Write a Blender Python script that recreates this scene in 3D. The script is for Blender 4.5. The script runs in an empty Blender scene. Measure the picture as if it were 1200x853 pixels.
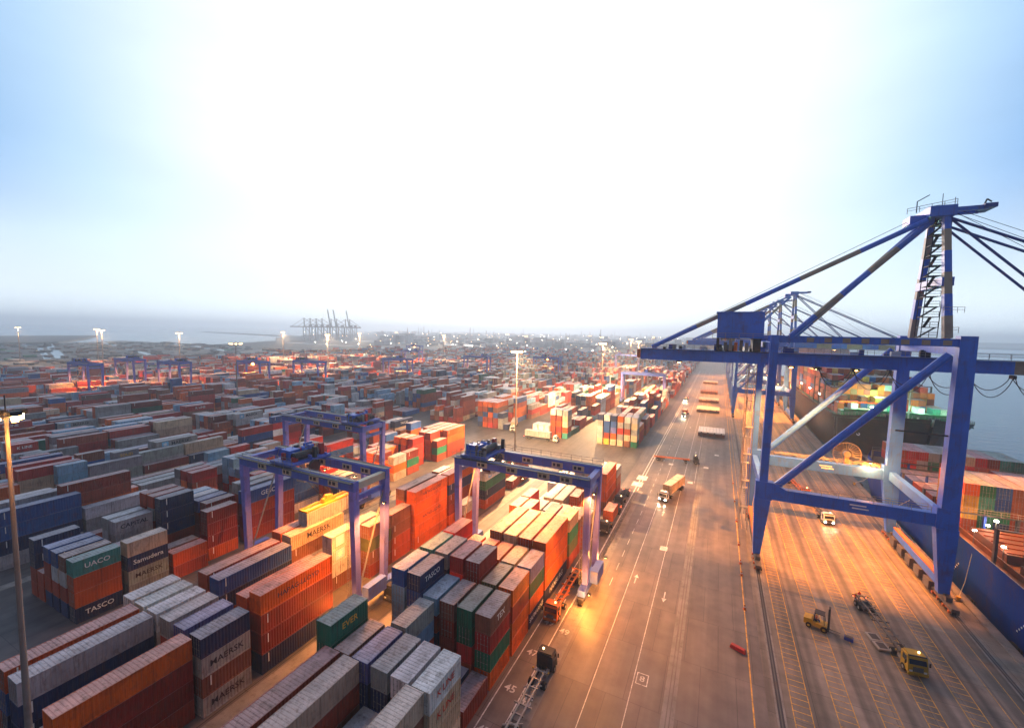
import bpy, bmesh, math, random
from mathutils import Vector, Matrix
from mathutils.bvhtree import BVHTree

S = bpy.context.scene
C = bpy.context.collection
rad = math.radians
H = 49.0                                   # eye height above the quay

# ------------------------------------------------------------------ camera
YAW, PIT, ROL = rad(-25.9), rad(-4.45), rad(1.11)
fwd = Vector((math.sin(YAW)*math.cos(PIT), math.cos(YAW)*math.cos(PIT), math.sin(PIT)))
r0 = Vector((math.cos(YAW), -math.sin(YAW), 0)); u0 = r0.cross(fwd)
rv = r0*math.cos(ROL) + u0*math.sin(ROL); uv = u0*math.cos(ROL) - r0*math.sin(ROL)
cd = bpy.data.cameras.new('camera'); cam = bpy.data.objects.new('camera', cd); C.objects.link(cam)
M3 = Matrix((rv, uv, -fwd)).transposed()
cam.matrix_world = Matrix.Translation((0, 0, H)) @ M3.to_4x4()
cd.sensor_width = 36; cd.lens = 36*498.1/1200; cd.clip_end = 60000; cd.clip_start = 0.5
S.camera = cam

# ------------------------------------------------------------------ sky
SUN_AZ, SUN_EL = rad(-27), rad(8)
w = bpy.data.worlds.new('World'); S.world = w; w.use_nodes = True
nt = w.node_tree; nt.nodes.clear(); N = nt.nodes.new; L = nt.links.new
out = N('ShaderNodeOutputWorld'); bg = N('ShaderNodeBackground'); bg.inputs[1].default_value = 0.12
sky = N('ShaderNodeTexSky'); sky.sky_type = 'NISHITA'; sky.sun_disc = False
sky.sun_elevation = SUN_EL; sky.sun_rotation = -SUN_AZ if False else SUN_AZ; sky.dust_density = 3; sky.altitude = 50
tc = N('ShaderNodeTexCoord')
GD = Vector((math.sin(SUN_AZ)*math.cos(rad(24)), math.cos(SUN_AZ)*math.cos(rad(24)), math.sin(rad(24))))
dot = N('ShaderNodeVectorMath'); dot.operation = 'DOT_PRODUCT'; dot.inputs[1].default_value = GD
L(tc.outputs['Generated'], dot.inputs[0])
ramp = N('ShaderNodeValToRGB'); cr = ramp.color_ramp
mr = N('ShaderNodeMapRange'); mr.inputs[1].default_value = -1; mr.inputs[2].default_value = 1
L(dot.outputs['Value'], mr.inputs[0]); L(mr.outputs[0], ramp.inputs[0])
cr.elements[0].position = 0.0; cr.elements[0].color = (.13, .13, .18, 1)
cr.elements[1].position = 1.0; cr.elements[1].color = (1, 1, 1, 1)
for c_, col in ((.0, (.17, .175, .235)), (.25, (.19, .215, .30)), (.48, (.15, .25, .45)), (.58, (.12, .27, .56)), (.67, (.24, .43, .72)), (.75, (.45, .64, .85)), (.83, (.72, .84, .94)), (.90, (.90, .95, .98))):
    e = cr.elements.new((c_+1)/2); e.color = (*col, 1)
sep = N('ShaderNodeSeparateXYZ'); L(tc.outputs['Generated'], sep.inputs[0])
hz = N('ShaderNodeMapRange'); hz.inputs[1].default_value = 0.0; hz.inputs[2].default_value = .30
hz.inputs[3].default_value = .95; hz.inputs[4].default_value = 0; hz.interpolation_type = 'SMOOTHSTEP'
L(sep.outputs['Z'], hz.inputs[0])
hcol = N('ShaderNodeMixRGB'); hcol.inputs[1].default_value = (.26, .31, .38, 1); hcol.inputs[2].default_value = (.84, .96, 1.04, 1)
hm = N('ShaderNodeMapRange'); hm.inputs[1].default_value = -.3; hm.inputs[2].default_value = .5
L(dot.outputs['Value'], hm.inputs[0]); L(hm.outputs[0], hcol.inputs[0])
mixh = N('ShaderNodeMixRGB'); L(hz.outputs[0], mixh.inputs[0]); L(ramp.outputs[0], mixh.inputs[1]); L(hcol.outputs[0], mixh.inputs[2])
# thin evening cloud veil
no = N('ShaderNodeTexNoise'); no.inputs['Scale'].default_value = 2.2; no.inputs['Detail'].default_value = 5
mp = N('ShaderNodeMapping'); mp.inputs['Scale'].default_value = (1, 1, 4); L(tc.outputs['Generated'], mp.inputs[0]); L(mp.outputs[0], no.inputs['Vector'])
nr = N('ShaderNodeMapRange'); nr.inputs[1].default_value = .3; nr.inputs[2].default_value = .7; nr.inputs[3].default_value = 7.2; nr.inputs[4].default_value = 8.1
L(no.outputs['Fac'], nr.inputs[0])
sc_ = N('ShaderNodeVectorMath'); sc_.operation = 'SCALE'; L(mixh.outputs[0], sc_.inputs[0]); L(nr.outputs[0], sc_.inputs['Scale'])
nis = N('ShaderNodeVectorMath'); nis.operation = 'SCALE'; nis.inputs['Scale'].default_value = .05; L(sky.outputs[0], nis.inputs[0])
ad = N('ShaderNodeVectorMath'); ad.operation = 'ADD'; L(sc_.outputs[0], ad.inputs[0]); L(nis.outputs[0], ad.inputs[1])
L(ad.outputs[0], bg.inputs[0]); L(bg.outputs[0], out.inputs[0])

# ------------------------------------------------------------------ the last of the sun: low, wide, veiled
sd = bpy.data.lights.new('sun', 'SUN'); sd.energy = 1.4; sd.angle = rad(12); sd.color = (1, .80, .70)
so = bpy.data.objects.new('sun', sd); C.objects.link(so)
sv = Vector((math.sin(SUN_AZ)*math.cos(SUN_EL), math.cos(SUN_AZ)*math.cos(SUN_EL), math.sin(SUN_EL)))
so.rotation_euler = sv.to_track_quat('Z', 'Y').to_euler(); so.location = sv*500
S.view_settings.view_transform = 'Standard'; S.view_settings.look = 'None'
S.view_settings.exposure = .46; S.view_settings.gamma = 1; S.view_settings.use_curve_mapping = False
cy = S.cycles
cy.use_denoising = True; cy.max_bounces = 5; cy.diffuse_bounces = 2; cy.glossy_bounces = 2
cy.volume_bounces = 1; cy.sample_clamp_indirect = 4; cy.sample_clamp_direct = 0; cy.caustics_reflective = False; cy.caustics_refractive = False

# ------------------------------------------------------------------ materials
def mat(name, col=(.5, .5, .5), rough=.6, metal=0, dirt=.25, scale=.6, objcol=False, attr=None, emit=None, estr=0, roof=False, dcol=(.09, .05, .03), bump=0, spec=.3):
    m = bpy.data.materials.new(name); m.use_nodes = True; t = m.node_tree; n = t.nodes; l = t.links.new
    b = n['Principled BSDF']; b.inputs['Roughness'].default_value = rough; b.inputs['Metallic'].default_value = metal
    b.inputs['Specular IOR Level'].default_value = spec
    if emit:
        b.inputs['Base Color'].default_value = (*col, 1); b.inputs['Emission Color'].default_value = (*emit, 1); b.inputs['Emission Strength'].default_value = estr
        return m
    rgb = n.new('ShaderNodeRGB'); rgb.outputs[0].default_value = (*col, 1); src = rgb.outputs[0]
    if objcol: oi0 = n.new('ShaderNodeObjectInfo'); src = oi0.outputs['Color']
    if attr: a = n.new('ShaderNodeAttribute'); a.attribute_name = attr; src = a.outputs['Color']
    g = n.new('ShaderNodeNewGeometry'); oi = n.new('ShaderNodeObjectInfo')
    no1 = n.new('ShaderNodeTexNoise'); no1.inputs['Scale'].default_value = scale; no1.inputs['Detail'].default_value = 8; no1.inputs['Roughness'].default_value = .65
    l(g.outputs['Position'], no1.inputs['Vector'])
    no2 = n.new('ShaderNodeTexNoise'); no2.inputs['Scale'].default_value = scale*.28; no2.inputs['Detail'].default_value = 4
    mpp = n.new('ShaderNodeMapping'); mpp.inputs['Scale'].default_value = (1, 1, .45) if not roof else (2, .5, 1); l(g.outputs['Position'], mpp.inputs[0]); l(mpp.outputs[0], no2.inputs['Vector'])
    rr = n.new('ShaderNodeMapRange'); rr.inputs[1].default_value = .52; rr.inputs[2].default_value = .72; rr.inputs[3].default_value = 0; rr.inputs[4].default_value = dirt*2.2
    l(no1.outputs['Fac'], rr.inputs[0])
    va = n.new('ShaderNodeMapRange'); va.inputs[1].default_value = .3; va.inputs[2].default_value = .7; va.inputs[3].default_value = 1-dirt*.9; va.inputs[4].default_value = 1+dirt*.5
    l(no2.outputs['Fac'], va.inputs[0])
    cur = src
    if roof:   # sun-bleached, dust-covered roofs; sky glow on them is put into the colour too
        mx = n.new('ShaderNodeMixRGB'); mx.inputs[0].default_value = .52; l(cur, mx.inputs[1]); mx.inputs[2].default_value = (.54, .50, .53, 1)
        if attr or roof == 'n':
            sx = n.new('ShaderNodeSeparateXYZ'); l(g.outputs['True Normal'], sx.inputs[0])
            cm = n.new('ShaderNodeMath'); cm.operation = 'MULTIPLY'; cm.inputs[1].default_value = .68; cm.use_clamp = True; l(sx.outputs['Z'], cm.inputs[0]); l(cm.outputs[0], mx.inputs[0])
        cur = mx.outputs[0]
    vs = n.new('ShaderNodeVectorMath'); vs.operation = 'SCALE'; l(cur, vs.inputs[0]); l(va.outputs[0], vs.inputs['Scale'])
    m2 = n.new('ShaderNodeMixRGB'); l(rr.outputs[0], m2.inputs[0]); l(vs.outputs[0], m2.inputs[1]); m2.inputs[2].default_value = (*dcol, 1)
    last_ = m2.outputs[0]
    if objcol or attr or name in ('crane_blue_paint', 'yard_crane_paint', 'yard_crane_paint_lit', 'blue_hull_paint', 'black_hull_paint'):
        ms_ = n.new('ShaderNodeMapping'); ms_.inputs['Scale'].default_value = (2.6, 2.6, .22); l(g.outputs['Position'], ms_.inputs[0])
        n5 = n.new('ShaderNodeTexNoise'); n5.inputs['Scale'].default_value = 1; n5.inputs['Detail'].default_value = 6; n5.inputs['Roughness'].default_value = .7; l(ms_.outputs[0], n5.inputs['Vector'])
        r5 = n.new('ShaderNodeMapRange'); r5.inputs[1].default_value = .52; r5.inputs[2].default_value = .75; r5.inputs[3].default_value = 0; r5.inputs[4].default_value = .75 if (objcol or attr) else .45; l(n5.outputs['Fac'], r5.inputs[0])
        m5 = n.new('ShaderNodeMixRGB'); l(r5.outputs[0], m5.inputs[0]); l(last_, m5.inputs[1]); m5.inputs[2].default_value = (.07, .032, .018, 1)
        n6 = n.new('ShaderNodeTexVoronoi'); n6.inputs['Scale'].default_value = .55; l(g.outputs['Position'], n6.inputs['Vector'])
        r6 = n.new('ShaderNodeMapRange'); r6.inputs[3].default_value = .84 if (objcol or attr) else .93; r6.inputs[4].default_value = 1.14 if (objcol or attr) else 1.06; l(n6.outputs['Color'], r6.inputs[0])
        v6 = n.new('ShaderNodeVectorMath'); v6.operation = 'SCALE'; l(m5.outputs[0], v6.inputs[0]); l(r6.outputs[0], v6.inputs['Scale']); last_ = v6.outputs[0]
    l(last_, b.inputs['Base Color'])
    if bump:
        bp = n.new('ShaderNodeBump'); bp.inputs['Strength'].default_value = bump; bp.inputs['Distance'].default_value = .05; l(no1.outputs['Fac'], bp.inputs['Height']); l(bp.outputs[0], b.inputs['Normal'])
    if attr:  # corrugated steel walls on the far boxes
        wv = n.new('ShaderNodeTexWave'); wv.wave_type = 'BANDS'; wv.bands_direction = 'DIAGONAL'; wv.inputs['Scale'].default_value = .9
        l(g.outputs['Position'], wv.inputs['Vector'])
        bp = n.new('ShaderNodeBump'); bp.inputs['Strength'].default_value = .35; bp.inputs['Distance'].default_value = .05; l(wv.outputs['Fac'], bp.inputs['Height']); l(bp.outputs[0], b.inputs['Normal'])
    return m

MT = {}
MT['cont'] = mat('container_paint', objcol=True, dirt=.20, scale=.9, rough=.55)
MT['croof'] = mat('container_roof', objcol=True, dirt=.30, scale=.8, rough=.5, roof=True)
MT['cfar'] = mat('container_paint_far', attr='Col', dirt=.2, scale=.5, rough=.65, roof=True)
MT['gear'] = mat('galvanised_rod', (.27, .25, .24), .5, .3)
MT['letW'] = mat('lettering_white', (.75, .75, .75), .6, dirt=.1)
MT['letK'] = mat('lettering_dark', (.03, .035, .05), .6, dirt=.1)
MT['letB'] = mat('emblem_blue', (.22, .50, .72), .6, dirt=.1)
MT['letR'] = mat('lettering_red', (.5, .05, .03), .6, dirt=.1)
MT['letY'] = mat('lettering_yellow', (.7, .4, .05), .6, dirt=.1)
MT['blue'] = mat('crane_blue_paint', (.040, .15, .70), .42, dirt=.2, scale=.4, spec=.5)
MT['bluedk'] = mat('crane_dark_blue_paint', (.025, .06, .32), .5, dirt=.2, scale=.4)
MT['tan'] = mat('crane_tan_paint', (.34, .28, .22), .5, dirt=.2, scale=.4)
MT['rtg'] = mat('yard_crane_paint', (.07, .13, .55), .45, dirt=.2, scale=.5, spec=.5)
MT['rtg_lit'] = mat('yard_crane_paint_lit', (.19, .19, .66), .45, dirt=.25, scale=.5, spec=.5)  # yard crane paint again, pale lilac light on the legs put into the colour
MT['steel'] = mat('weathered_steel', (.13, .12, .12), .55, .4)
MT['dark'] = mat('dark_machinery', (.035, .035, .045), .6)
MT['pipe'] = mat('grey_steel', (.3, .29, .28), .5, .3)
MT['orange'] = mat('orange_machinery_paint', (.5, .13, .03), .5)
MT['yellow'] = mat('yellow_machinery_paint', (.46, .27, .02), .45)
MT['white'] = mat('white_paint', (.72, .70, .66), .45, dirt=.15)
MT['cream'] = mat('cream_paint', (.55, .48, .36), .5, dirt=.2)
MT['red'] = mat('red_paint', (.45, .03, .03), .45)
MT['green'] = mat('deck_green_paint', (.05, .24, .11), .5, dirt=.25)
MT['rubber'] = mat('black_rubber', (.018, .018, .018), .8)
MT['glass'] = mat('cab_glass', (.02, .025, .035), .1, spec=.8, dirt=.05)
MT['skin'] = mat('skin', (.28, .15, .09), .6, dirt=.05)
MT['vest'] = mat('work_overall', (.45, .12, .05), .8, dirt=.1)
MT['hull1'] = mat('blue_hull_paint', (.003, .038, .25), .75, dirt=.16, scale=.25, spec=.08)
MT['hull2'] = mat('black_hull_paint', (.025, .022, .026), .4, dirt=.3, scale=.25, dcol=(.12, .04, .025))
MT['deck'] = mat('rusty_deck', (.16, .065, .04), .7, dirt=.4, scale=.7)
MT['boot'] = mat('red_boot_topping', (.25, .03, .02), .6)
MT['zinc'] = mat('lamp_mast_zinc', (.22, .19, .18), .5, .2, dirt=.2)
MT['sodium'] = mat('sodium_lamp_glass', (1, .7, .3), emit=(1, .50, .14), estr=45)
MT['sodfar'] = mat('sodium_lamp_glass_far', (1, .7, .3), emit=(1, .60, .26), estr=9)
MT['wlamp'] = mat('white_lamp_glass', (1, .9, .8), emit=(1, .86, .66), estr=45)
MT['glamp'] = mat('green_lamp_glass', (.7, 1, .8), emit=(.55, 1, .72), estr=45)
MT['tail'] = mat('red_lamp_glass', (1, .1, .05), emit=(1, .08, .03), estr=8)
MT['mark'] = mat('road_marking_white', (.62, .60, .58), .6, dirt=.45, scale=2.5, dcol=(.08, .07, .07))
MT['marky'] = mat('road_marking_yellow', (.68, .36, .05), .6, dirt=.5, scale=2.5, dcol=(.08, .06, .05))
MT['concrete'] = mat('drain_concrete', (.22, .20, .19), .8, dirt=.3, scale=1.2, dcol=(.07, .06, .06))
MT['town'] = mat('town_walls', (.33, .30, .30), .9, dirt=.4, scale=.02)

def ground_mat(name, c1, c2, rough, sc, tracks=None, bumps=.15):
    m = bpy.data.materials.new(name); m.use_nodes = True; t = m.node_tree; n = t.nodes; l = t.links.new; b = n['Principled BSDF']
    g = n.new('ShaderNodeNewGeometry')
    a = n.new('ShaderNodeTexNoise'); a.inputs['Scale'].default_value = sc; a.inputs['Detail'].default_value = 10; a.inputs['Roughness'].default_value = .62; l(g.outputs['Position'], a.inputs['Vector'])
    a2 = n.new('ShaderNodeTexNoise'); a2.inputs['Scale'].default_value = sc*9; a2.inputs['Detail'].default_value = 6; l(g.outputs['Position'], a2.inputs['Vector'])
    # stretched along the driving direction: oil and tyre wear
    mp_ = n.new('ShaderNodeMapping'); mp_.inputs['Scale'].default_value = (1.0, .035, 1); l(g.outputs['Position'], mp_.inputs[0])
    a3 = n.new('ShaderNodeTexNoise'); a3.inputs['Scale'].default_value = .55; a3.inputs['Detail'].default_value = 5; l(mp_.outputs[0], a3.inputs['Vector'])
    r = n.new('ShaderNodeMapRange'); r.inputs[1].default_value = .32; r.inputs[2].default_value = .68; l(a.outputs['Fac'], r.inputs[0])
    mx = n.new('ShaderNodeMixRGB'); mx.inputs[1].default_value = (*c1, 1); mx.inputs[2].default_value = (*c2, 1); l(r.outputs[0], mx.inputs[0])
    f1 = n.new('ShaderNodeMapRange'); f1.inputs[1].default_value = .3; f1.inputs[2].default_value = .7; f1.inputs[3].default_value = .8; f1.inputs[4].default_value = 1.15; l(a2.outputs['Fac'], f1.inputs[0])
    f2 = n.new('ShaderNodeMapRange'); f2.inputs[1].default_value = .35; f2.inputs[2].default_value = .6; f2.inputs[3].default_value = .55 if tracks else .8; f2.inputs[4].default_value = 1.1; l(a3.outputs['Fac'], f2.inputs[0])
    mu = n.new('ShaderNodeMath'); mu.operation = 'MULTIPLY'; l(f1.outputs[0], mu.inputs[0]); l(f2.outputs[0], mu.inputs[1])
    last = mu.outputs[0]
    if tracks:   # tyre-blackened wheel tracks between the painted lanes, 5 m apart
        sx = n.new('ShaderNodeSeparateXYZ'); l(g.outputs['Position'], sx.inputs[0])
        pm = n.new('ShaderNodeMath'); pm.operation = 'PINGPONG'; pm.inputs[1].default_value = 2.5
        of = n.new('ShaderNodeMath'); of.operation = 'ADD'; of.inputs[1].default_value = -14.9+50; l(sx.outputs['X'], of.inputs[0]); l(of.outputs[0], pm.inputs[0])
        tr = n.new('ShaderNodeMapRange'); tr.inputs[1].default_value = .1; tr.inputs[2].default_value = .7; tr.inputs[3].default_value = .62; tr.inputs[4].default_value = 1; tr.interpolation_type = 'SMOOTHSTEP'; l(pm.outputs[0], tr.inputs[0])
        m3 = n.new('ShaderNodeMath'); m3.operation = 'MULTIPLY'; l(last, m3.inputs[0]); l(tr.outputs[0], m3.inputs[1]); last = m3.outputs[0]
    if sc > .02:
        bk = n.new('ShaderNodeTexBrick'); bk.inputs['Scale'].default_value = 1; bk.inputs['Mortar Size'].default_value = .035; bk.inputs['Brick Width'].default_value = 4.6; bk.inputs['Row Height'].default_value = 6.2 if tracks else 11; bk.offset = 0 if tracks else .5
        bk.inputs['Color1'].default_value = (.86, .86, .86, 1); bk.inputs['Color2'].default_value = (1.1, 1.1, 1.1, 1); bk.inputs['Mortar'].default_value = (.45, .45, .45, 1); l(g.outputs['Position'], bk.inputs['Vector'])
        m7 = n.new('ShaderNodeMath'); m7.operation = 'MULTIPLY'; l(last, m7.inputs[0]); l(bk.outputs['Color'], m7.inputs[1]); last = m7.outputs[0]
        oi = n.new('ShaderNodeTexNoise'); oi.inputs['Scale'].default_value = .33; oi.inputs['Detail'].default_value = 7; oi.inputs['Roughness'].default_value = .75; l(g.outputs['Position'], oi.inputs['Vector'])
        ro_ = n.new('ShaderNodeMapRange'); ro_.inputs[1].default_value = .60; ro_.inputs[2].default_value = .72; ro_.inputs[3].default_value = 1; ro_.inputs[4].default_value = .66; l(oi.outputs['Fac'], ro_.inputs[0])
        m8 = n.new('ShaderNodeMath'); m8.operation = 'MULTIPLY'; l(last, m8.inputs[0]); l(ro_.outputs[0], m8.inputs[1]); last = m8.outputs[0]
    v = n.new('ShaderNodeVectorMath'); v.operation = 'SCALE'; l(mx.outputs[0], v.inputs[0]); l(last, v.inputs['Scale']); l(v.outputs[0], b.inputs['Base Color'])
    ro = n.new('ShaderNodeMapRange'); ro.inputs[3].default_value = rough-.15; ro.inputs[4].default_value = rough+.15; l(a.outputs['Fac'], ro.inputs[0]); l(ro.outputs[0], b.inputs['Roughness'])
    bp = n.new('ShaderNodeBump'); bp.inputs['Strength'].default_value = bumps; bp.inputs['Distance'].default_value = .03; l(a2.outputs['Fac'], bp.inputs['Height']); l(bp.outputs[0], b.inputs['Normal'])
    b.inputs['Specular IOR Level'].default_value = .35
    return m
MT['yard'] = ground_mat('yard_paving', (.060, .053, .056), (.12, .108, .108), .55, .05)
MT['road'] = ground_mat('quay_road_asphalt', (.095, .076, .074), (.165, .136, .128), .5, .045)
MT['apron'] = ground_mat('apron_concrete', (.17, .135, .11), (.25, .20, .17), .55, .06, tracks=True)
MT['mud'] = ground_mat('tidal_flat', (.045, .043, .04), (.10, .095, .085), .7, .0045)

def water_mat():
    m = bpy.data.materials.new('sea_water'); m.use_nodes = True; t = m.node_tree; n = t.nodes; l = t.links.new; b = n['Principled BSDF']
    b.inputs['Base Color'].default_value = (.13, .25, .32, 1); b.inputs['Roughness'].default_value = .22; b.inputs['Specular IOR Level'].default_value = .6
    g = n.new('ShaderNodeNewGeometry'); mp_ = n.new('ShaderNodeMapping'); mp_.inputs['Scale'].default_value = (.06, .22, 1); mp_.inputs['Rotation'].default_value = (0, 0, rad(25)); l(g.outputs['Position'], mp_.inputs[0])
    a = n.new('ShaderNodeTexNoise'); a.inputs['Scale'].default_value = 1; a.inputs['Detail'].default_value = 8; a.inputs['Roughness'].default_value = .6; l(mp_.outputs[0], a.inputs['Vector'])
    bp = n.new('ShaderNodeBump'); bp.inputs['Strength'].default_value = .8; bp.inputs['Distance'].default_value = 1.6; l(a.outputs['Fac'], bp.inputs['Height']); l(bp.outputs[0], b.inputs['Normal'])
    return m
MT['water'] = water_mat()

# ------------------------------------------------------------------ mesh builder
class MB:
    def __init__(s): s.v = []; s.f = []; s.m = []; s.mats = []
    def _m(s, m):
        if m not in s.mats: s.mats.append(m)
        return s.mats.index(m)
    def faces(s, vs, fs, m):
        b = len(s.v); s.v += [tuple(v) for v in vs]; k = s._m(m)
        for f in fs: s.f.append(tuple(b+i for i in f)); s.m.append(k)
        return s
    def box(s, a, b, m):
        x0, y0, z0 = a; x1, y1, z1 = b
        return s.faces([(x0, y0, z0), (x1, y0, z0), (x1, y1, z0), (x0, y1, z0), (x0, y0, z1), (x1, y0, z1), (x1, y1, z1), (x0, y1, z1)],
                       [(0, 3, 2, 1), (4, 5, 6, 7), (0, 1, 5, 4), (1, 2, 6, 5), (2, 3, 7, 6), (3, 0, 4, 7)], m)
    def beam(s, p, q, wd, ht, m, w2=None, h2=None, up=(0, 0, 1)):
        p = Vector(p); q = Vector(q); d = (q-p).normalized(); up = Vector(up)
        if abs(d.dot(up)) > .98: up = Vector((0, 1, 0))
        x = d.cross(up).normalized(); y = x.cross(d)
        w2 = w2 or wd; h2 = h2 or ht; vs = []
        for c, a, b in ((p, wd/2, ht/2), (q, w2/2, h2/2)):
            vs += [c-x*a-y*b, c+x*a-y*b, c+x*a+y*b, c-x*a+y*b]
        return s.faces(vs, [(0, 3, 2, 1), (4, 5, 6, 7), (0, 1, 5, 4), (1, 2, 6, 5), (2, 3, 7, 6), (3, 0, 4, 7)], m)
    def tube(s, p, q, r, m, n=8, r2=None, cap=True):
        p = Vector(p); q = Vector(q); d = (q-p).normalized(); up = Vector((0, 0, 1)) if abs(d.z) < .95 else Vector((0, 1, 0))
        x = d.cross(up).normalized(); y = x.cross(d); r2 = r if r2 is None else r2; vs = []
        for c, R in ((p, r), (q, r2)):
            for i in range(n):
                t = 2*math.pi*i/n; vs.append(c+x*math.cos(t)*R+y*math.sin(t)*R)
        fs = [(i, (i+1) % n, n+(i+1) % n, n+i) for i in range(n)]
        if cap: fs += [tuple(range(n-1, -1, -1)), tuple(range(n, 2*n))]
        return s.faces(vs, fs, m)
    def path(s, pts, r, m, n=5):
        for a, b in zip(pts, pts[1:]): s.tube(a, b, r, m, n, cap=False)
        return s
    def prism(s, pts, y0, y1, m, axis='y'):
        n = len(pts); vs = []
        for yy in (y0, y1):
            for a, b in pts: vs.append((a, yy, b) if axis == 'y' else ((yy, a, b) if axis == 'x' else (a, b, yy)))
        return s.faces(vs, [tuple(range(n)), tuple(range(2*n-1, n-1, -1))]+[(i, n+i, n+(i+1) % n, (i+1) % n) for i in range(n)], m)
    def rail(s, p, q, m, h=1.1, step=2.5, r=.04):
        p = Vector(p); q = Vector(q); k = max(1, int((q-p).length/step)); up = Vector((0, 0, 1))
        for i in range(k+1):
            c = p.lerp(q, i/k); s.tube(c, c+up*h, r, m, 4)
        s.tube(p+up*h, q+up*h, r, m, 4); s.tube(p+up*h*.55, q+up*h*.55, r*.8, m, 4)
        return s
    def build(s, name, parent=None, loc=None, smooth=False, mesh=None):
        me = bpy.data.meshes.new(name); me.from_pydata(s.v, [], s.f)
        for mm in s.mats: me.materials.append(MT[mm])
        me.polygons.foreach_set('material_index', s.m)
        bm = bmesh.new(); bm.from_mesh(me); bmesh.ops.recalc_face_normals(bm, faces=bm.faces); bm.to_mesh(me); bm.free()
        if smooth:
            for p in me.polygons: p.use_smooth = True
            me.set_sharp_from_angle(angle=rad(40))
        o = bpy.data.objects.new(name, me); C.objects.link(o)
        if parent: o.parent = parent
        if loc: o.location = loc
        return o

def tag(o, label=None, cat=None, group=None, kind=None):
    if label: o['label'] = label
    if cat: o['category'] = cat
    if group: o['group'] = group
    if kind: o['kind'] = kind
    return o
def empty(name, loc, label=None, cat=None, group=None, rz=0):
    o = bpy.data.objects.new(name, None); C.objects.link(o); o.location = loc; o.rotation_euler = (0, 0, rz); o.empty_display_size = .3
    return tag(o, label, cat, group)
def copy_tree(o, parent=None, skip=()):
    c = o.copy(); C.objects.link(c)
    if parent: c.parent = parent
    for ch in list(o.children):
        if ch.name.split('.')[0] not in skip: copy_tree(ch, c, skip)
    return c
def point(parent, loc, power, col=(1, .32, .045), r=.4, name='lamp_light', spot=None):
    ld = bpy.data.lights.new(name, 'SPOT' if spot else 'POINT'); ld.energy = power; ld.color = col; ld.shadow_soft_size = r
    o = bpy.data.objects.new(name, ld); C.objects.link(o); o.location = loc
    if spot:
        d, ang = spot; ld.spot_size = rad(ang); ld.spot_blend = .6
        o.rotation_euler = (-Vector(d)).to_track_quat('Z', 'Y').to_euler()
    if parent: o.parent = parent
    return o
_txt = {}
def text_mesh(s, size, ext=.0):
    k = (s, size)
    if k not in _txt:
        cu = bpy.data.curves.new('lettering', 'FONT'); cu.body = s; cu.size = size; cu.align_x = 'CENTER'; cu.align_y = 'CENTER'; cu.resolution_u = 2; cu.offset = .012*size
        ob = bpy.data.objects.new('tmp_text', cu); C.objects.link(ob); dg = bpy.context.evaluated_depsgraph_get()
        me = bpy.data.meshes.new_from_object(ob.evaluated_get(dg)); bpy.data.objects.remove(ob); _txt[k] = me
    return _txt[k]
def lettering(parent, s, size, loc, cols, m, name='lettering'):
    me = text_mesh(s, size)
    key = (s, size, m)
    if key not in _txt:
        c = me.copy(); c.materials.clear(); c.materials.append(MT[m]); _txt[key] = c
    o = bpy.data.objects.new(name, _txt[key]); C.objects.link(o)
    o.matrix_local = Matrix.Translation(loc) @ Matrix(cols).transposed().to_4x4()
    if parent: o.parent = parent
    return o
PX = ((0, 1, 0), (0, 0, 1), (1, 0, 0)); NX = ((0, -1, 0), (0, 0, 1), (-1, 0, 0)); UP = ((1, 0, 0), (0, 1, 0), (0, 0, 1)); NY = ((1, 0, 0), (0, 0, 1), (0, -1, 0))

# ------------------------------------------------------------------ setting
def sheet(name, pts, z, m, kind='structure'):
    me = bpy.data.meshes.new(name); me.from_pydata([(x, y, z) for x, y in pts], [], [tuple(range(len(pts)))]); me.materials.append(MT[m])
    if me.polygons[0].normal.z < 0: me.flip_normals()
    o = bpy.data.objects.new(name, me); C.objects.link(o); o['kind'] = kind; return o
R_ = 12000
sheet('sea', [(-R_, -R_), (R_, -R_), (R_, R_), (-R_, R_)], -3.0, 'water')
# the land: one slab with the quay wall as its edge
land = [(44.6, -400), (44.6, 2300), (300, 3300), (900, 5200), (700, 11900), (-9000, 11900), (-4400, 4600), (-2300, 1850), (-1700, 1190), (-1370, 960), (-1150, 640), (-1330, 610), (-1520, 600), (-1380, 425), (-1180, 300), (-1400, -400)]
g = MB(); g.prism(land, -4.0, 0.0, 'mud', axis='z')
tag(g.build('ground'), kind='structure')
sheet('container_yard', [(-26.0, -60), (-26.0, 1040), (-420, 1040), (-900, 620), (-690, 330), (-640, 225), (-640, -60)], .004, 'yard')
sheet('quay_road', [(-26.0, -60), (8.2, -60), (8.2, 1500), (-26.0, 1500)], .004, 'road')
sheet('quay_apron', [(8.2, -60), (43.4, -60), (43.4, 1500), (8.2, 1500)], .004, 'apron')
q = MB(); q.box((43.4, -60, -.2), (44.9, 1500, .22), 'concrete'); tag(q.build('quay_kerb'), kind='structure')
q = MB()
for x0, x1 in ((-4.3, -3.75), (-3.6, -3.3), (-3.15, -2.7)): q.box((x0, -40, -.1), (x1, 900, .012), 'concrete')
tag(q.build('drain_strip'), kind='structure')
q = MB()
for xr in (9.7, 40.4):
    q.box((xr-.55, -40, -.1), (xr-.30, 1400, .012), 'concrete'); q.box((xr-.30, -40, -.1), (xr+.30, 1400, .008), 'dark'); q.box((xr+.30, -40, -.1), (xr+.55, 1400, .012), 'concrete')
    q.box((xr-.07, -40, -.1), (xr+.07, 1400, .06), 'steel')
tag(q.build('crane_rails'), kind='structure')
q = MB()
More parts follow.
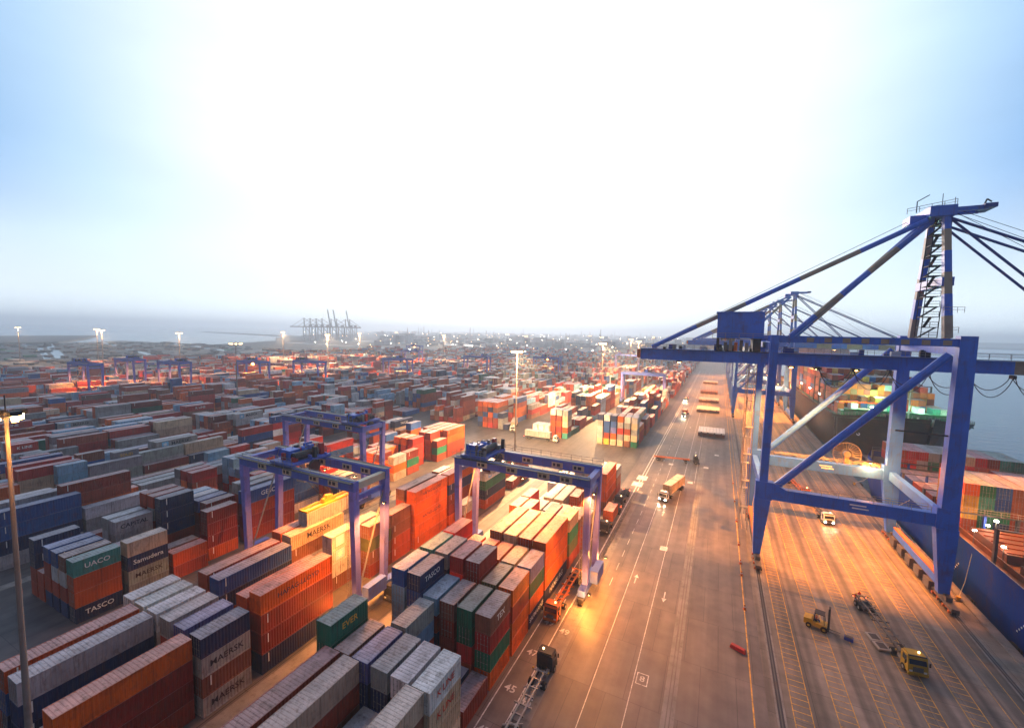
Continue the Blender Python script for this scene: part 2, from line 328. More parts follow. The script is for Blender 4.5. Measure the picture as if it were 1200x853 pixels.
for xr in (-47.8, -20.0, -53.4, -82.6, -85.2, -116.5):
    for y0_, y1_ in ((8, 134),):
        q.box((xr-1.1, y0_, -.1), (xr+1.1, y1_, .010), 'concrete'); q.box((xr-1.6, y0_, -.1), (xr-1.45, y1_, .008), 'dark')
tag(q.build('crane_runway'), kind='structure')
# painted markings
q = MB(); zt = .010
def line(x, wd, y0, y1, m, dash=None):
    if dash:
        y = y0
        while y < y1: q.box((x-wd/2, y, zt-.05), (x+wd/2, min(y+dash[0], y1), zt), m); y += sum(dash)
    else: q.box((x-wd/2, y0, zt-.05), (x+wd/2, y1, zt), m)
line(-24.8, .16, 15, 134, 'mark'); line(-21.6, .18, 15, 70, 'mark'); line(-21.5, .26, 70, 620, 'mark'); line(-20.6, .26, 70, 620, 'mark')
line(-13.6, .11, 10, 620, 'mark'); line(-8.5, .11, 10, 620, 'mark'); line(-16.8, .10, 80, 620, 'mark', (3, 3)); line(-5.0, .1, 150, 620, 'mark')
line(6.5, .17, 10, 620, 'marky'); line(7.6, .10, 120, 620, 'marky')
for i, x in enumerate((11.2, 16.3, 21.4, 26.5, 31.6)):
    for xx in (x, x+2.1): line(xx, .10, 35, 330, 'marky')
    y = 36
    while y < 330: q.box((x+.05, y, zt-.05), (x+2.05, y+.09, zt), 'marky'); y += 1.15
for x in (36.5, 38.6): line(x, .08, 60, 330, 'marky')
for ax, ay, d in ((-12.6, 84.6, 1), (-6.8, 81.2, -1), (-11.4, 120, 1), (-6.4, 190, -1), (-11.4, 240, 1)):   # arrows
    q.faces([(ax-.1, ay-1.6*d, zt), (ax+.1, ay-1.6*d, zt), (ax+.1, ay+.6*d, zt), (ax-.1, ay+.6*d, zt)], [(0, 1, 2, 3)], 'mark')
    q.faces([(ax-.45, ay+.6*d, zt), (ax+.45, ay+.6*d, zt), (ax, ay+1.8*d, zt)], [(0, 1, 2)], 'mark')
def square(cx, cy, a, b):
    for x0, y0, x1, y1 in ((cx-a, cy-b, cx+a, cy-b+.12), (cx-a, cy+b-.12, cx+a, cy+b), (cx-a, cy-b+.12, cx-a+.12, cy+b-.12), (cx+a-.12, cy-b+.12, cx+a, cy+b-.12)):
        q.box((x0, y0, zt-.05), (x1, y1, zt), 'mark')
square(-7.4, 59.6, .8, 1.1)
for cx, cy in ((-21.6, 140), (-21.2, 147)): q.box((cx-1.6, cy-2.2, zt-.05), (cx+1.6, cy+2.2, zt+.003), 'mark')
for cx, cy in ((-9.0, 100), (-2, 170), (1.5, 190), (-6.3, 150), (-14, 168)): q.box((cx-.8, cy-1.0, zt-.05), (cx+.8, cy+1.0, zt+.003), 'mark')
tag(q.build('painted_markings'), kind='structure')
nums = MB().build('bay_numbers') if False else None
bn = None
for s_, x, y in (('43', -23.7, 42.5), ('45', -23.4, 49.6), ('47', -23.3, 57.0), ('49', -23.4, 64.5), ('45', -20.6, 48.7), ('47', -20.3, 56.2), ('49', -20.4, 63.6), ('51', -23.4, 71.3)):
    o = lettering(None, s_, 1.7, Vector((x, y, .016)), UP, 'mark', 'bay_number_marking'); o['kind'] = 'structure'
# manholes inside the stencilled square
o = lettering(None, '8', 1.5, Vector((-7.4, 59.6, .016)), UP, 'mark', 'lane_number_marking'); o['kind'] = 'structure'

# ------------------------------------------------------------------ containers: one description list
PAL = {'o': (.50, .085, .014), 'O': (.64, .12, .012), 'm': (.21, .024, .016), 'M': (.29, .048, .022), 'g': (.36, .36, .37), 'h': (.26, .27, .29), 'n': (.018, .032, .10), 'b': (.025, .085, .30),
       'B': (.22, .09, .055), 'G': (.012, .13, .075), 'T': (.05, .25, .21), 'w': (.66, .66, .66), 'c': (.55, .42, .29), 'r': (.44, .028, .022), 'l': (.22, .42, .60), 'e': (.10, .12, .055), 'v': (.12, .13, .36), 'y': (.55, .33, .05)}
CN = {'o': 'orange', 'O': 'bright orange', 'm': 'maroon', 'M': 'rust red', 'g': 'pale grey', 'h': 'grey', 'n': 'navy', 'b': 'blue', 'B': 'brown', 'G': 'green', 'T': 'teal', 'w': 'white', 'c': 'cream', 'r': 'red', 'l': 'light blue', 'e': 'olive', 'v': 'violet', 'y': 'yellow'}
W20, L20, L40 = 2.44, 6.06, 12.19
BOX = []    # dicts: x (right edge), y0, L, z, h, col, side(+1 door side visible), meta
rng = random.Random(11)
def stack(x, y, L_, cols, hc=0, meta=None, txt=None, z0=0.0):
    """cols listed from the top down"""
    h = 2.896 if hc else 2.591; n = len(cols)
    for i, c in enumerate(cols):
        BOX.append(dict(x=x, y=y, L=L_, z=z0+(n-1-i)*(h+.012)+.03, h=h, c=c, tier=i, n=n, meta=meta or {}, t=(txt or {}).get(i)))
BL = {'A': (-25.7, 2.95), 'B': (-55.4, 3.10), 'C': (-91.7, 3.05), 'D': (-121.5, 3.05), 'E': (-157.5, 3.0), 'F': (-187.5, 3.0), 'G': (-224, 3.0), 'H': (-254, 3.0)}
occ = {}
def P(b, row, y, L_, cols, hc=0, txt=None, dx=0):
    x0, p = BL[b]; stack(x0-(row-1)*p+dx, y, L_, cols, hc, dict(b=b, r=row, y=y, z=1), txt)
    occ.setdefault((b, row), []).append((y, y+L_))
T2, T4 = L20, L40
MK, MS, HL, TS = 'MAERSK', 'MAERSK SEALAND', 'HAPAG-LLOYD', 'TASCO'
# --- roadside block, read off the photograph
for r_, cols in ((1, 'cBcB'), (2, 'nM'), (3, 'gM'), (4, 'cMBl'), (5, 'MMrM')):
    P('A', r_, 22.2, T4, cols, dx=-.7-(r_-1)*.15)
P('A', 1, 9.6, T4, 'MB'); P('A', 4, 9.6, T4, 'hMr'); P('A', 5, 9.6, T4, 'rM')
P('A', 1, 34.5, T2, 'wccc', txt={0: 'r:K LINE', 1: 'r:K LINE'}); P('A', 2, 34.5, T2, 'wBgM'); P('A', 3, 34.5, T2, 'hnbn'); P('A', 4, 34.5, T2, 'vnnb'); P('A', 5, 34.5, T2, 'BMBM'); P('A', 6, 34.5, T2, 'GGMGM', txt={0: 'y:EVER'})
P('A', 1, 41.2, T2, 'M'); P('A', 2, 41.2, T2, 'n'); P('A', 4, 41.2, T2, 'glMg'); P('A', 3, 41.2, T2, 'M')
P('A', 1, 47.9, T2, 'BrGO', txt={0: 'w:TEX'}); P('A', 2, 47.9, T2, 'GGrM'); P('A', 3, 47.9, T2, 'BMMB'); P('A', 4, 47.9, T2, 'lMnM'); P('A', 5, 47.9, T2, 'nbhnM', txt={0: 'w:'+TS}); P('A', 6, 47.9, T2, 'bllhn')
P('A', 1, 54.8, T2, 'OMOO'); P('A', 2, 54.8, T2, 'eMMB'); P('A', 3, 54.8, T2, 'mmBMM'); P('A', 4, 54.8, T2, 'rrMBo'); P('A', 5, 54.8, T2, 'hnMbn'); P('A', 6, 54.8, T2, 'TbnMn')
P('A', 1, 61.4, T2, 'vGOn', txt={3: 'w:SAFMARINE'}); P('A', 2, 61.4, T2, 'cMMM'); P('A', 3, 61.4, T2, 'oMMM'); P('A', 4, 61.4, T2, 'OMMM'); P('A', 5, 61.4, T2, 'oMBM'); P('A', 6, 61.4, T2, 'rMMMM')
P('A', 1, 68.1, T4, 'OOOn', 1, txt={3: 'w:HAMBURG'}); P('A', 2, 68.1, T4, 'MMBM', 1); P('A', 3, 68.1, T4, 'cBMo', 1); P('A', 4, 68.1, T4, 'BMMM', 1); P('A', 5, 68.1, T4, 'cMM', 1)
P('A', 1, 81.6, T2, 'cGeM'); P('A', 2, 81.6, T2, 'MoM'); P('A', 3, 81.6, T2, 'gMM')
P('A', 1, 88.3, T2, 'BMM'); P('A', 2, 88.3, T2, 'MMM'); P('A', 3, 88.3, T2, 'mMh'); P('A', 4, 88.3, T2, 'oM'); P('A', 5, 88.3, T2, 'rMM'); P('A', 6, 88.3, T2, 'OrM')
P('A', 1, 95.0, T2, 'cM'); P('A', 2, 95.0, T2, 'hM'); P('A', 3, 95.0, T2, 'oM'); P('A', 4, 95.0, T2, 'nM'); P('A', 5, 95.0, T2, 'hM'); P('A', 6, 95.0, T2, 'rMn')
P('A', 1, 113.6, T4, 'OOoB'); P('A', 2, 113.6, T2, 'cB'); P('A', 3, 120.3, T2, 'gMB'); P('A', 4, 120.3, T2, 'gBM'); P('A', 5, 120.3, T2, 'hn'); P('A', 6, 120.3, T2, 'gh'); P('A', 2, 127, T2, 'gBM'); P('A', 1, 127, T2, 'gBM'); P('A', 3, 107, T2, 'Mo'); P('A', 6, 107, T2, 'g'); P('A', 1, 101.6, T2, 'gM'); P('A', 2, 101.6, T2, 'g'); P('A', 4, 103, T4, 'hM'); P('A', 5, 103, T4, 'wn'); P('A', 6, 113.6, T2, 'wM'); P('A', 5, 127, T2, 'wh'); P('A', 6, 127, T2, 'gn'); P('A', 4, 127, T2, 'cM')
# --- block under the left yard crane
P('B', 1, 15.4, T4, 'OmmM', dx=-1.1); P('B', 2, 15.4, T4, 'nM'); P('B', 3, 15.4, T4, 'nM'); P('B', 4, 15.4, T4, 'gnnM', dx=-.8); P('B', 5, 15.4, T4, 'obnM', dx=-1.2); P('B', 6, 15.4, T4, 'MM')
P('B', 1, 28.0, T2, 'ngBg', txt={1: 'k:'+MK, 3: 'k:'+MK}); P('B', 2, 28.0, T2, 'vnMM', dx=-.5); P('B', 3, 28.0, T2, 'gMhM', dx=-.8)
P('B', 4, 28.0, T2, 'wghM', dx=-.9); P('B', 5, 28.0, T2, 'wnMM', dx=-1.1); P('B', 6, 28.0, T2, 'wgMM', dx=-1.1)
P('B', 1, 35.6, T4, 'OMmn', 1, txt={0: 'k:'+HL}); P('B', 2, 35.6, T4, 'oMMM'); P('B', 3, 35.6, T4, 'BM'); P('B', 4, 36.3, T4, 'bnMM', dx=-1.6); P('B', 5, 36.3, T4, 'MmBM', dx=-1.6); P('B', 6, 36.3, T4, 'Mn')
P('B', 4, 50.3, T4, 'cBgB', dx=-4.2+.0, txt={0: 'k:'+MK}); P('B', 5, 50.3, T4, 'oMnM', dx=-4.0)
P('B', 3, 53.6, T4, 'gggB', dx=-.6, txt={0: 's:', 1: 's:'}); P('B', 2, 60.0, T2, 'BeBM', dx=-.8)
P('B', 2, 66.3, T2, 'BBMM', dx=-.8); P('B', 3, 67.2, T2, 'cM')
P('B', 2, 73.0, T4, 'OOOOo', dx=0, txt={0: 'k:'+HL, 2: 'k:'+HL}); P('B', 3, 73.0, T4, 'BMooo')
P('B', 1, 88.0, T2, 'gM'); P('B', 2, 86.0, T4, 'OnMMo'); P('B', 3, 86.0, T4, 'Bnoo'); P('B', 4, 86.0, T4, 'ho'); P('B', 5, 92, T4, 'MMM')
P('B', 1, 99.0, T4, 'wGnM', txt={0: 'k:'+MK}); P('B', 2, 99.0, T4, 'gMbM'); P('B', 4, 99.0, T4, 'cM')
# --- third block from the road
P('C', 1, 28.4, T2, 'TooN'.replace('N', 'n'), txt={3: 'w:'+TS, 0: 'w:UACO'}); P('C', 2, 28.4, T2, 'BgMn'); P('C', 3, 28.4, T2, 'bgMn'); P('C', 4, 28.4, T2, 'bMMn'); P('C', 6, 28.4, T2, 'nnMM'); P('C', 5, 28.4, T2, 'MM')
P('C', 1, 35.4, T2, 'cngh', txt={1: 'w:Samudera', 2: 'k:'+MK}); P('C', 5, 38.3, T2, 'gghM', txt={0: 'k:CAPITAL'}, dx=.4); P('C', 6, 38.3, T2, 'ggMM', dx=.4)
P('C', 1, 42.2, T2, 'oM'); P('C', 2, 42.2, T2, 'BM')
P('C', 4, 45.0, T2, 'nnnMM', dx=-.6); P('C', 5, 45.0, T2, 'MhMMM', dx=-.6); P('C', 6, 45.0, T2, 'MMMMM', dx=-.6)
P('C', 1, 49.2, T2, 'mmmo', dx=-1.5); P('C', 3, 51.6, T2, 'mmMM'); P('C', 4, 51.6, T2, 'vMMM'); P('C', 5, 51.6, T2, 'gMMM'); P('C', 6, 51.6, T2, 'lMMM')
P('C', 1, 57.5, T4, 'bMmM', 1, dx=-2.2, txt={0: 'w:GESCO'}); P('C', 2, 58.5, T4, 'M', dx=-1.2); P('C', 4, 62, T4, 'hnMM'); P('C', 5, 62, T4, 'gMMM')
# far-left named ones
P('D', 3, 38.7, T4, 'mMoMo', dx=-.6); P('D', 1, 38.7, T4, 'M'); P('D', 6, 41, T2, 'ehMM', txt={0: 'w:COLUMBUS'}); P('D', 6, 34, T2, 'hMMM')
P('E', 1, 47, T2, 'llMM'); P('E', 2, 60, T2, 'hhMM', txt={0: 'y:SOLID'}); P('D', 5, 66, T4, 'ghM', txt={0: 'k:'+MS}); P('D', 4, 66, T4, 'gMM', txt={0: 'k:'+MS})
P('D', 1, 61, T2, 'rMMM'); P('D', 2, 61, T2, 'rOMM'); P('D', 3, 61, T2, 'hgMM'); P('E', 3, 72, T4, 'ghgM', txt={0: 'k:'+MK, 1: 'k:'+MK}); P('E', 4, 72, T4, 'gMMM', txt={0: 'k:'+MK})
P('F', 2, 50, T4, 'hMM', txt={0: 'w:CHINA'}); P('E', 4, 54, T2, 'BbnM', txt={1: 'w:SCI'})
P('D', 1, 103, T4, 'rbM'); P('E', 1, 96, T4, 'rbnM'); P('F', 1, 112, T4, 'wgMM', txt={0: 'k:'+MK, 1: 'k:'+MK}); P('E', 6, 110, T4, 'gMM', txt={0: 'k:'+MK}); P('C', 1, 81, T4, 'hnM', txt={0: 'w:RCL'}); P('C', 2, 81, T4, 'hMM', txt={0: 'w:RCL'})

WT = 'oooooOOOOmmmmMMMMMMMMMggggghhnnnbbGwwwccrrrrrrlllBB'
def free(b, row, y0, y1):
    return all(y1 <= a+.2 or y0 >= e-.2 for a, e in occ.get((b, row), []))
def fill(b, y0, y1, hmean, seed, zone=1, rows=6, p40=.45, meta=True, solid=.9, tmax=5):
    rg = random.Random(seed); x0, p = BL[b]; y = y0
    while y < y1-L20:
        L_ = L40 if rg.random() < p40 and y+L40 < y1 else L20
        hb = min(tmax, max(1, round(rg.gauss(hmean, .9))))
        tone = rg.choice(WT)
        for r in range(1, rows+1):
            if not free(b, r, y, y+L_) or rg.random() > solid: continue
            n = hb if rg.random() < .6 else max(1, hb-rg.choice((1, 1, 2)))
            cols = ''
            for k in range(n):
                cols += cols[-1] if cols and rg.random() < .35 else (tone if rg.random() < .2 else rg.choice(WT))
            t = {}
            for k, c in enumerate(cols[:2]):
                if c == 'g' and rg.random() < .35: t[k] = 'k:'+(MK if rg.random() < .6 else MS)
                elif c in 'oO' and rg.random() < .3: t[k] = 'k:'+HL
                elif c == 'r' and rg.random() < .35: t[k] = 'w:K LINE'
                elif c == 'n' and rg.random() < .2: t[k] = 'w:'+TS
            stack(x0-(r-1)*p, y, L_, cols, rg.random() < .2 and L_ == L40, dict(b=b, r=r, y=y, z=zone), t)
        y += L_+.55+(rg.random() < .12)*3.5
fill('B', 99, 134, 3.6, 5); fill('B', 48.4, 86, 1.0, 55, rows=1, solid=.0)
fill('C', 35.4, 81, 2.6, 6, solid=.75); fill('C', 68, 148, 3.2, 7)
fill('D', 28.4, 160, 3.2, 8); fill('E', 34, 181, 3.4, 9); fill('F', 42, 181, 3.3, 10); fill('G', 50, 181, 3.2, 12); fill('H', 58, 181, 3.2, 13)
# second field beyond the cross lane: individually read fronts
Z2 = {'A': -29.5, 'B': -60.5, 'C': -92, 'D': -122, 'E': -156, 'F': -186, 'G': -218, 'H': -248, 'I': -282, 'J': -312, 'K': -346, 'L': -376, 'M': -410, 'N': -440, 'O': -474, 'Q': -504, 'R': -538, 'S': -568, 'U': -600, 'V': -630}
def field(tagz, names, ya, yb, hmean, seed, solid=.92, p40=.5):
    for i, b in enumerate(names):
        BL[b+tagz] = (Z2[b], 2.95); y1 = yb; y0 = ya
        fill(b+tagz, y0, y1, hmean, seed+i*7, zone=tagz, solid=solid, p40=p40)
BL['A2'] = (-29.5, 2.95); BL['B2'] = (-60.5, 2.95); BL['C2'] = (-92, 2.95)
for r_, c_ in enumerate(('gchcG', 'whMcB', 'Ogrhc', 'nbvoc', 'wbbMy', 'ngggc'), 1): P('A2', r_, 184+(r_ in (4, 6))*0, T2, c_)
for r_, c_ in enumerate(('hccoT', 'gMoro', 'wMoMM', 'ww', 'ww', 'ww'), 1): P('B2', r_, 184, T2, c_)
for r_, c_ in enumerate(('n', 'nhg', 'oBbMm', 'OnoMr', 'OMbMo', 'ooBbn'), 1): P('C2', r_, 186, T2 if r_ < 3 else T4, c_)
field('2', 'ABC', 190.5, 322, 4.0, 100); field('2', 'DEFGHIJ', 186, 338, 3.5, 130, solid=.96); field('2', 'KLMNOQRSU', 190, 336, 2.9, 190, solid=.9)
# outer left rows of the first field
BLx = {'I': -290, 'J': -320, 'K': -354, 'L': -384, 'M': -420, 'N': -450, 'O': -486, 'Q': -516, 'R': -550, 'S': -580}
for i, (b, x) in enumerate(BLx.items()):
    BL[b+'1'] = (x, 3.0); fill(b+'1', 66+i*9, 184, 2.7 if i < 7 else 2.0, 300+i, zone=1, solid=.8)
field('3', 'ABCDEFGHIJKLMNOQRSU', 345, 485, 3.3, 400); field('4', 'ABCDEFGHIJKLMNOQRSUV', 510, 680, 3.0, 600, p40=.7); field('5', 'ABCDEFGHIJKLMNOQ', 705, 940, 3.0, 800, p40=.8, solid=.85)

# --- containers on the two ships (x = right edge; left walls face the quay)
def shipstack(x0, y, L_, rows, z0, g, cmap=None, left=None):
    for i, cols in enumerate(rows):
        n = len(cols); h = 2.591
        for k, c in enumerate(cols):
            BOX.append(dict(x=x0+W20+i*2.52, y=y, L=L_, z=z0+(n-1-k)*(h+.012), h=h, c=c, tier=k, n=n, meta=dict(b=g, r=i+1, y=y, z='s'), t=None, ship=1))
rg = random.Random(5)
shipstack(50.0, 125.4, L40, ['oyyM', 'GTGG', 'bbGn', 'BBMM', 'mMrn', 'nblb', 'BMMM', 'ooMM', 'gMMM', 'MMMM'], 7.3, 'near ship front bay')
shipstack(50.0, 165.3, L40, ['or', 'rr', 'rg', 'hG', 'eo', 'hM', 'cr', 'rM', 'Mo', 'TT', 'TG'], 10.2, 'near ship rear bay')
shipstack(50.0, 139.5, L40, ['M', 'c', 'g', 'c', '', '', 'M', 'w', 'GG', 'GM', 'eM'], 7.3, 'near ship middle bay')
shipstack(50.0, 152.2, L40, ['b', 'M', 'o', 'M', 'c', 'M', 'M', 'r', 'MM', 'MM', 'eM'], 7.3, 'near ship low bay')
yy = 231
for j, hh in enumerate((1, 2, 3, 5, 6, 7, 7, 7, 8, 8, 7, 7)):
    L_ = L20 if j < 3 else L40
    rows = []
    for i in range(15):
        n = max(0, hh-(1 if rg.random() < .3 else 0)-(1 if i in (0, 14) and hh > 2 else 0))
        if j == 0: n = 1 if i < 10 else 0
        rows.append(''.join(rg.choice('GTwGwG' if j < 1 else ('wwgGTwo' if j == 1 else 'oooOMMMmryyBhb')) for _ in range(n)))
    shipstack(50.0, yy, L_, rows, 14.2, 'far ship bay %d' % j); yy += L_+.9

# --- which ones does the camera see largest? (rays against all boxes)
vs, fs, own = [], [], []
for i, b in enumerate(BOX):
    x1 = b['x']; x0 = x1-W20; y0 = b['y']; y1 = y0+b['L']; z0 = b['z']; z1 = z0+b['h']; k = len(vs)
    vs += [(x0, y0, z0), (x1, y0, z0), (x1, y1, z0), (x0, y1, z0), (x0, y0, z1), (x1, y0, z1), (x1, y1, z1), (x0, y1, z1)]
    fs += [(k+4, k+5, k+6, k+7), (k, k+1, k+5, k+4), (k+1, k+2, k+6, k+5), (k+3, k, k+4, k+7)]; own += [i]*4
bvh = BVHTree.FromPolygons([Vector(v) for v in vs], fs)
cnt = {}
eye = Vector((0, 0, H)); F = 498.1
for py in range(402, 853, 2):
    for px in range(0, 1200, 2):
        d = (rv*((px-600)/F) - uv*((py-426.5)/F) + fwd).normalized()
        hit = bvh.ray_cast(eye, d, 1500)
        if hit[2] is not None: i = own[hit[2]]; cnt[i] = cnt.get(i, 0)+1
order = sorted(cnt, key=lambda i: -cnt[i])
NEAR = set(order[:300])

# container meshes (shared)
def cont_meshes(L_, h):
    W = W20/2; a = .16; top = h-.13; inset = .035
    b = MB()
    for sx in (-1, 1):
        b.box((sx*W-.0 if sx < 0 else W-.14, 0, .0), (sx*W+.14 if sx < 0 else W, .16, h), 'cont'); b.box((sx*W if sx < 0 else W-.14, L_-.16, 0), (sx*W+.14 if sx < 0 else W, L_, h), 'cont')
        xa, xb = (W-.09, W) if sx > 0 else (-W, -W+.09)
        b.box((xa, .16, 0), (xb, L_-.16, a), 'cont'); b.box((xa, .16, top), (xb, L_-.16, h), 'cont')
        n = int((L_-.32)/.40); pit = (L_-.32)/n; vv = []; xo = sx*(W-inset)
        for i in range(n):
            y = .16+i*pit
            for dy, dx in ((0, 0), (.36, 0), (.5, -.055), (.86, -.055)):
                vv.append((xo+sx*dx, y+dy*pit))
        vv.append((xo, L_-.16)); pts = [(x, y, z) for x, y in vv for z in (a, top)]
        b.faces(pts, [(2*i, 2*i+2, 2*i+3, 2*i+1) for i in range(len(vv)-1)], 'cont')
    b.box((-W+.14, 0, 0), (W-.14, .12, a), 'cont'); b.box((-W+.14, .0, top), (W-.14, .12, h), 'cont')
    b.box((-W+.14, L_-.12, 0), (W-.14, L_, a), 'cont'); b.box((-W+.14, L_-.12, top), (W-.14, L_, h), 'cont')
    n = 6; pit = (W20-.28)/n; vv = []
    for i in range(n):
        x = -W+.14+i*pit
        for dx, dy in ((0, 0), (.36, 0), (.5, -.055), (.86, -.055)): vv.append((x+dx*pit, L_-.035+dy))
    vv.append((W-.14, L_-.035)); pts = [(x, y, z) for x, y in vv for z in (a, top)]
    b.faces(pts, [(2*i, 2*i+2, 2*i+3, 2*i+1) for i in range(len(vv)-1)], 'cont')
    b.box((-W+.1, .05, .04), (W-.1, L_-.05, .12), 'dark')
    r = MB(); n = int((L_-.3)/.42); pit = (L_-.3)/n; vv = []
    for i in range(n):
        y = .15+i*pit
        for dy, dz in ((0, 0), (.5, 0), (.62, -.035), (.88, -.035)): vv.append((y+dy*pit, h-.014+dz))
    vv.append((L_-.15, h-.014)); pts = [(x, y, z) for y, z in vv for x in (-W+.05, W-.05)]
    r.faces(pts, [(2*i, 2*i+2, 2*i+3, 2*i+1) for i in range(len(vv)-1)], 'croof')
    for y0, y1 in ((.0, .15), (L_-.15, L_)): r.box((-W+.05, y0+.004, h-.05), (W-.05, y1-.004, h+.004), 'croof')
    for sx in (-1, 1): r.box((sx*W-(.05 if sx > 0 else 0)+(.0), .004, h-.04), (sx*W+(.05 if sx < 0 else 0), L_-.004, h+.004), 'croof')
    ds = []
    for sx in (-1, 1):
        d = MB(); x0, x1 = (-W+.15, -.012) if sx < 0 else (.012, W-.15)
        d.box((x0, .05, a+.01), (x1, .10, top-.01), 'cont')
        for i in range(4):
            zz = a+.12+i*(top-a-.2)/4; d.box((x0+.08, .03, zz), (x1-.08, .05, zz+(top-a)/4-.18), 'cont')
        ds.append(d)
    gs = []
    for sx in (-1, 1):
        g_ = MB()
        for xx in (.27, .78):
            x = sx*xx; g_.tube((x, -.005, .08), (x, -.005, h-.08), .026, 'gear', 6)
            for zz in (.3, 1.0, 1.7, h-.35): g_.box((x-.06, -.02, zz), (x+.06, .03, zz+.07), 'gear')
            g_.box((x-.03, -.04, 1.05), (x+.28*(-sx)+.03*sx, -.02, 1.10), 'gear') if sx > 0 else g_.box((x, -.04, 1.05), (x+.28, -.02, 1.10), 'gear')
        gs.append(g_)
    obs = [m.build(nm) for m, nm in ((b, 'body'), (r, 'roof'), (ds[0], 'door'), (ds[1], 'door'), (gs[0], 'lock_bars'), (gs[1], 'lock_bars'))]
    mes = [o.data for o in obs]
    for o in obs: bpy.data.objects.remove(o)
    return mes
CM = {}
def star_mesh():
    b = MB(); n = 7; pts = []
    for i in range(2*n):
        r = .78 if i % 2 == 0 else .34; t = math.pi*i/n+math.pi/2; pts.append((math.cos(t)*r, math.sin(t)*r, .012))
    b.faces(pts, [tuple(range(2*n))], 'letW'); b.faces([(-.95, -.95, .004), (.95, -.95, .004), (.95, .95, .004), (-.95, .95, .004)], [(0, 1, 2, 3)], 'letB')
    o = b.build('emblem'); me = o.data; bpy.data.objects.remove(o); return me
STAR = star_mesh()
ORD = ['zeroth', 'first', 'second', 'third', 'fourth', 'fifth', 'sixth', 'seventh', 'eighth', 'ninth', 'tenth', 'eleventh', 'twelfth', 'thirteenth', 'fourteenth', 'fifteenth', 'sixteenth', 'seventeenth', 'eighteenth', 'nineteenth', 'twentieth', 'twenty-first', 'twenty-second', 'twenty-third', 'twenty-fourth', 'twenty-fifth', 'twenty-sixth']
BN = {'A': 'roadside block', 'B': 'second block inland', 'C': 'third block inland', 'D': 'fourth block inland', 'E': 'fifth block inland', 'F': 'sixth block inland', 'G': 'seventh block inland', 'H': 'eighth block inland'}
TIER = ['on top', 'second from top', 'third from top', 'fourth from top', 'at stack foot']
ship_order = {}
bayset = {}
for i in NEAR:
    m = BOX[i]['meta']; bayset.setdefault(m['b'], set()).add(round(m['y'], 1))
def bay_ord(b, y):
    return ORD[min(26, sorted(bayset[b]).index(round(y, 1))+1)]
used_labels = {}
def make_container(b):
    key = (b['L'], b['h'])
    if key not in CM: CM[key] = cont_meshes(*key)
    me = CM[key]; m = b['meta']; L_, h = key
    size = 'long' if L_ > 7 else 'short'
    if m['z'] == 's': lab = f"{CN[b['c']]} {size} container {TIER[b['tier']]}, {ORD[m['r']]} row from quay, {m['b']}"; grp = 'containers loaded on the moored ships'
    else:
        k = m['b']; bn = BN.get(k)
        if bn is None: bn = {'2': 'field beyond cross lane', '1': 'far left yard'}.get(k[-1], 'far field') ; bn = f"block {k[0]} " if False else f"{bn}"
        nm = BN.get(k[0]) if k[-1] == '2' else None
        if nm: bn = nm.replace(' block', ' block').replace(' inland', ' inland')+' past lane'
        lab = f"{CN[b['c']]} {size} container {TIER[b['tier']]}, {ORD[m['r']]} row, {bay_ord(k, m['y'])} bay, {bn}"; grp = 'containers stacked in the yard'
    seed = random.Random(int(b['x']*31+b['y']*17+b['z']*7))
    blank = seed.random() < (.5 if L_ > 7 else .25)
    if b.get('ship'): blank = False
    xc = b['x']-W20/2
    root = empty('shipping_container', (xc, b['y']+(L_ if blank else 0), b['z']), lab, 'container', grp, math.pi if blank else 0)
    used_labels.setdefault(lab, []).append(root)
    base = PAL[b['c']]; f = seed.uniform(.82, 1.15); col = tuple(min(.85, max(.004, c*f*seed.uniform(.93, 1.07))) for c in base)+(1,)
    def part(mesh, name, par=root):
        o = bpy.data.objects.new(name, mesh); C.objects.link(o); o.parent = par; o.color = col; return o
    part(me[0], 'body'); part(me[1], 'roof')
    vis = (not blank) or (b['tier'] == 0)
    for k in (2, 3):
        d = part(me[k], 'door')
        if not blank: part(me[k+2], 'lock_bars', d)
    t = b.get('t')
    if t:
        kind, s_ = t.split(':'); sgn = -1 if blank else 1; X = sgn*(W20/2+.004); cols = NX if blank else PX
        if b.get('ship'): X = -X; cols = NX
        mm = {'w': 'letW', 'k': 'letK', 'r': 'letR', 'y': 'letY', 's': 'letW'}[kind]
        mid = L_/2; size_ = 1.15 if L_ < 7 else 1.5
        if s_ in (MS,): size_ *= .62
        if s_ == HL: size_ *= .7
        if s_ == 'TEX': size_ = 1.3
        star = (s_ in (MK, MS) and b['c'] in 'gw') or kind == 's'
        if s_: lettering(root, s_, size_, Vector((X, mid+(sgn*.9 if star and L_ > 7 else 0), h*.52)), cols, mm)
        if star and (L_ > 7):
            o = bpy.data.objects.new('emblem', STAR); C.objects.link(o); o.parent = root
            o.matrix_local = Matrix.Translation((X, mid-sgn*(3.6 if s_ else 4.2), h*.52)) @ Matrix(cols).transposed().to_4x4()
    elif L_ > 7 or seed.random() < .5:   # small number panel by the door end
        sgn = -1 if blank else 1
        if not b.get('ship') and b['c'] in 'mMonbB':
            o = part(NUMP, 'number_panel'); o.matrix_local = Matrix.Translation((sgn*(W20/2+.004), (L_-1.0 if blank else 1.0), h*.72)) @ Matrix(NX if blank else PX).transposed().to_4x4(); o.color = (.6, .6, .6, 1)
    return root
nb = MB()
nb.faces([(-.07, -.7, 0), (.07, -.7, 0), (.07, .6, 0), (-.07, .6, 0)], [(0, 1, 2, 3)], 'letW')
_o = nb.build('number_panel'); NUMP = _o.data; bpy.data.objects.remove(_o)
for i in order[:300]: make_container(BOX[i])
POS = ['nearer', 'further', 'furthest']
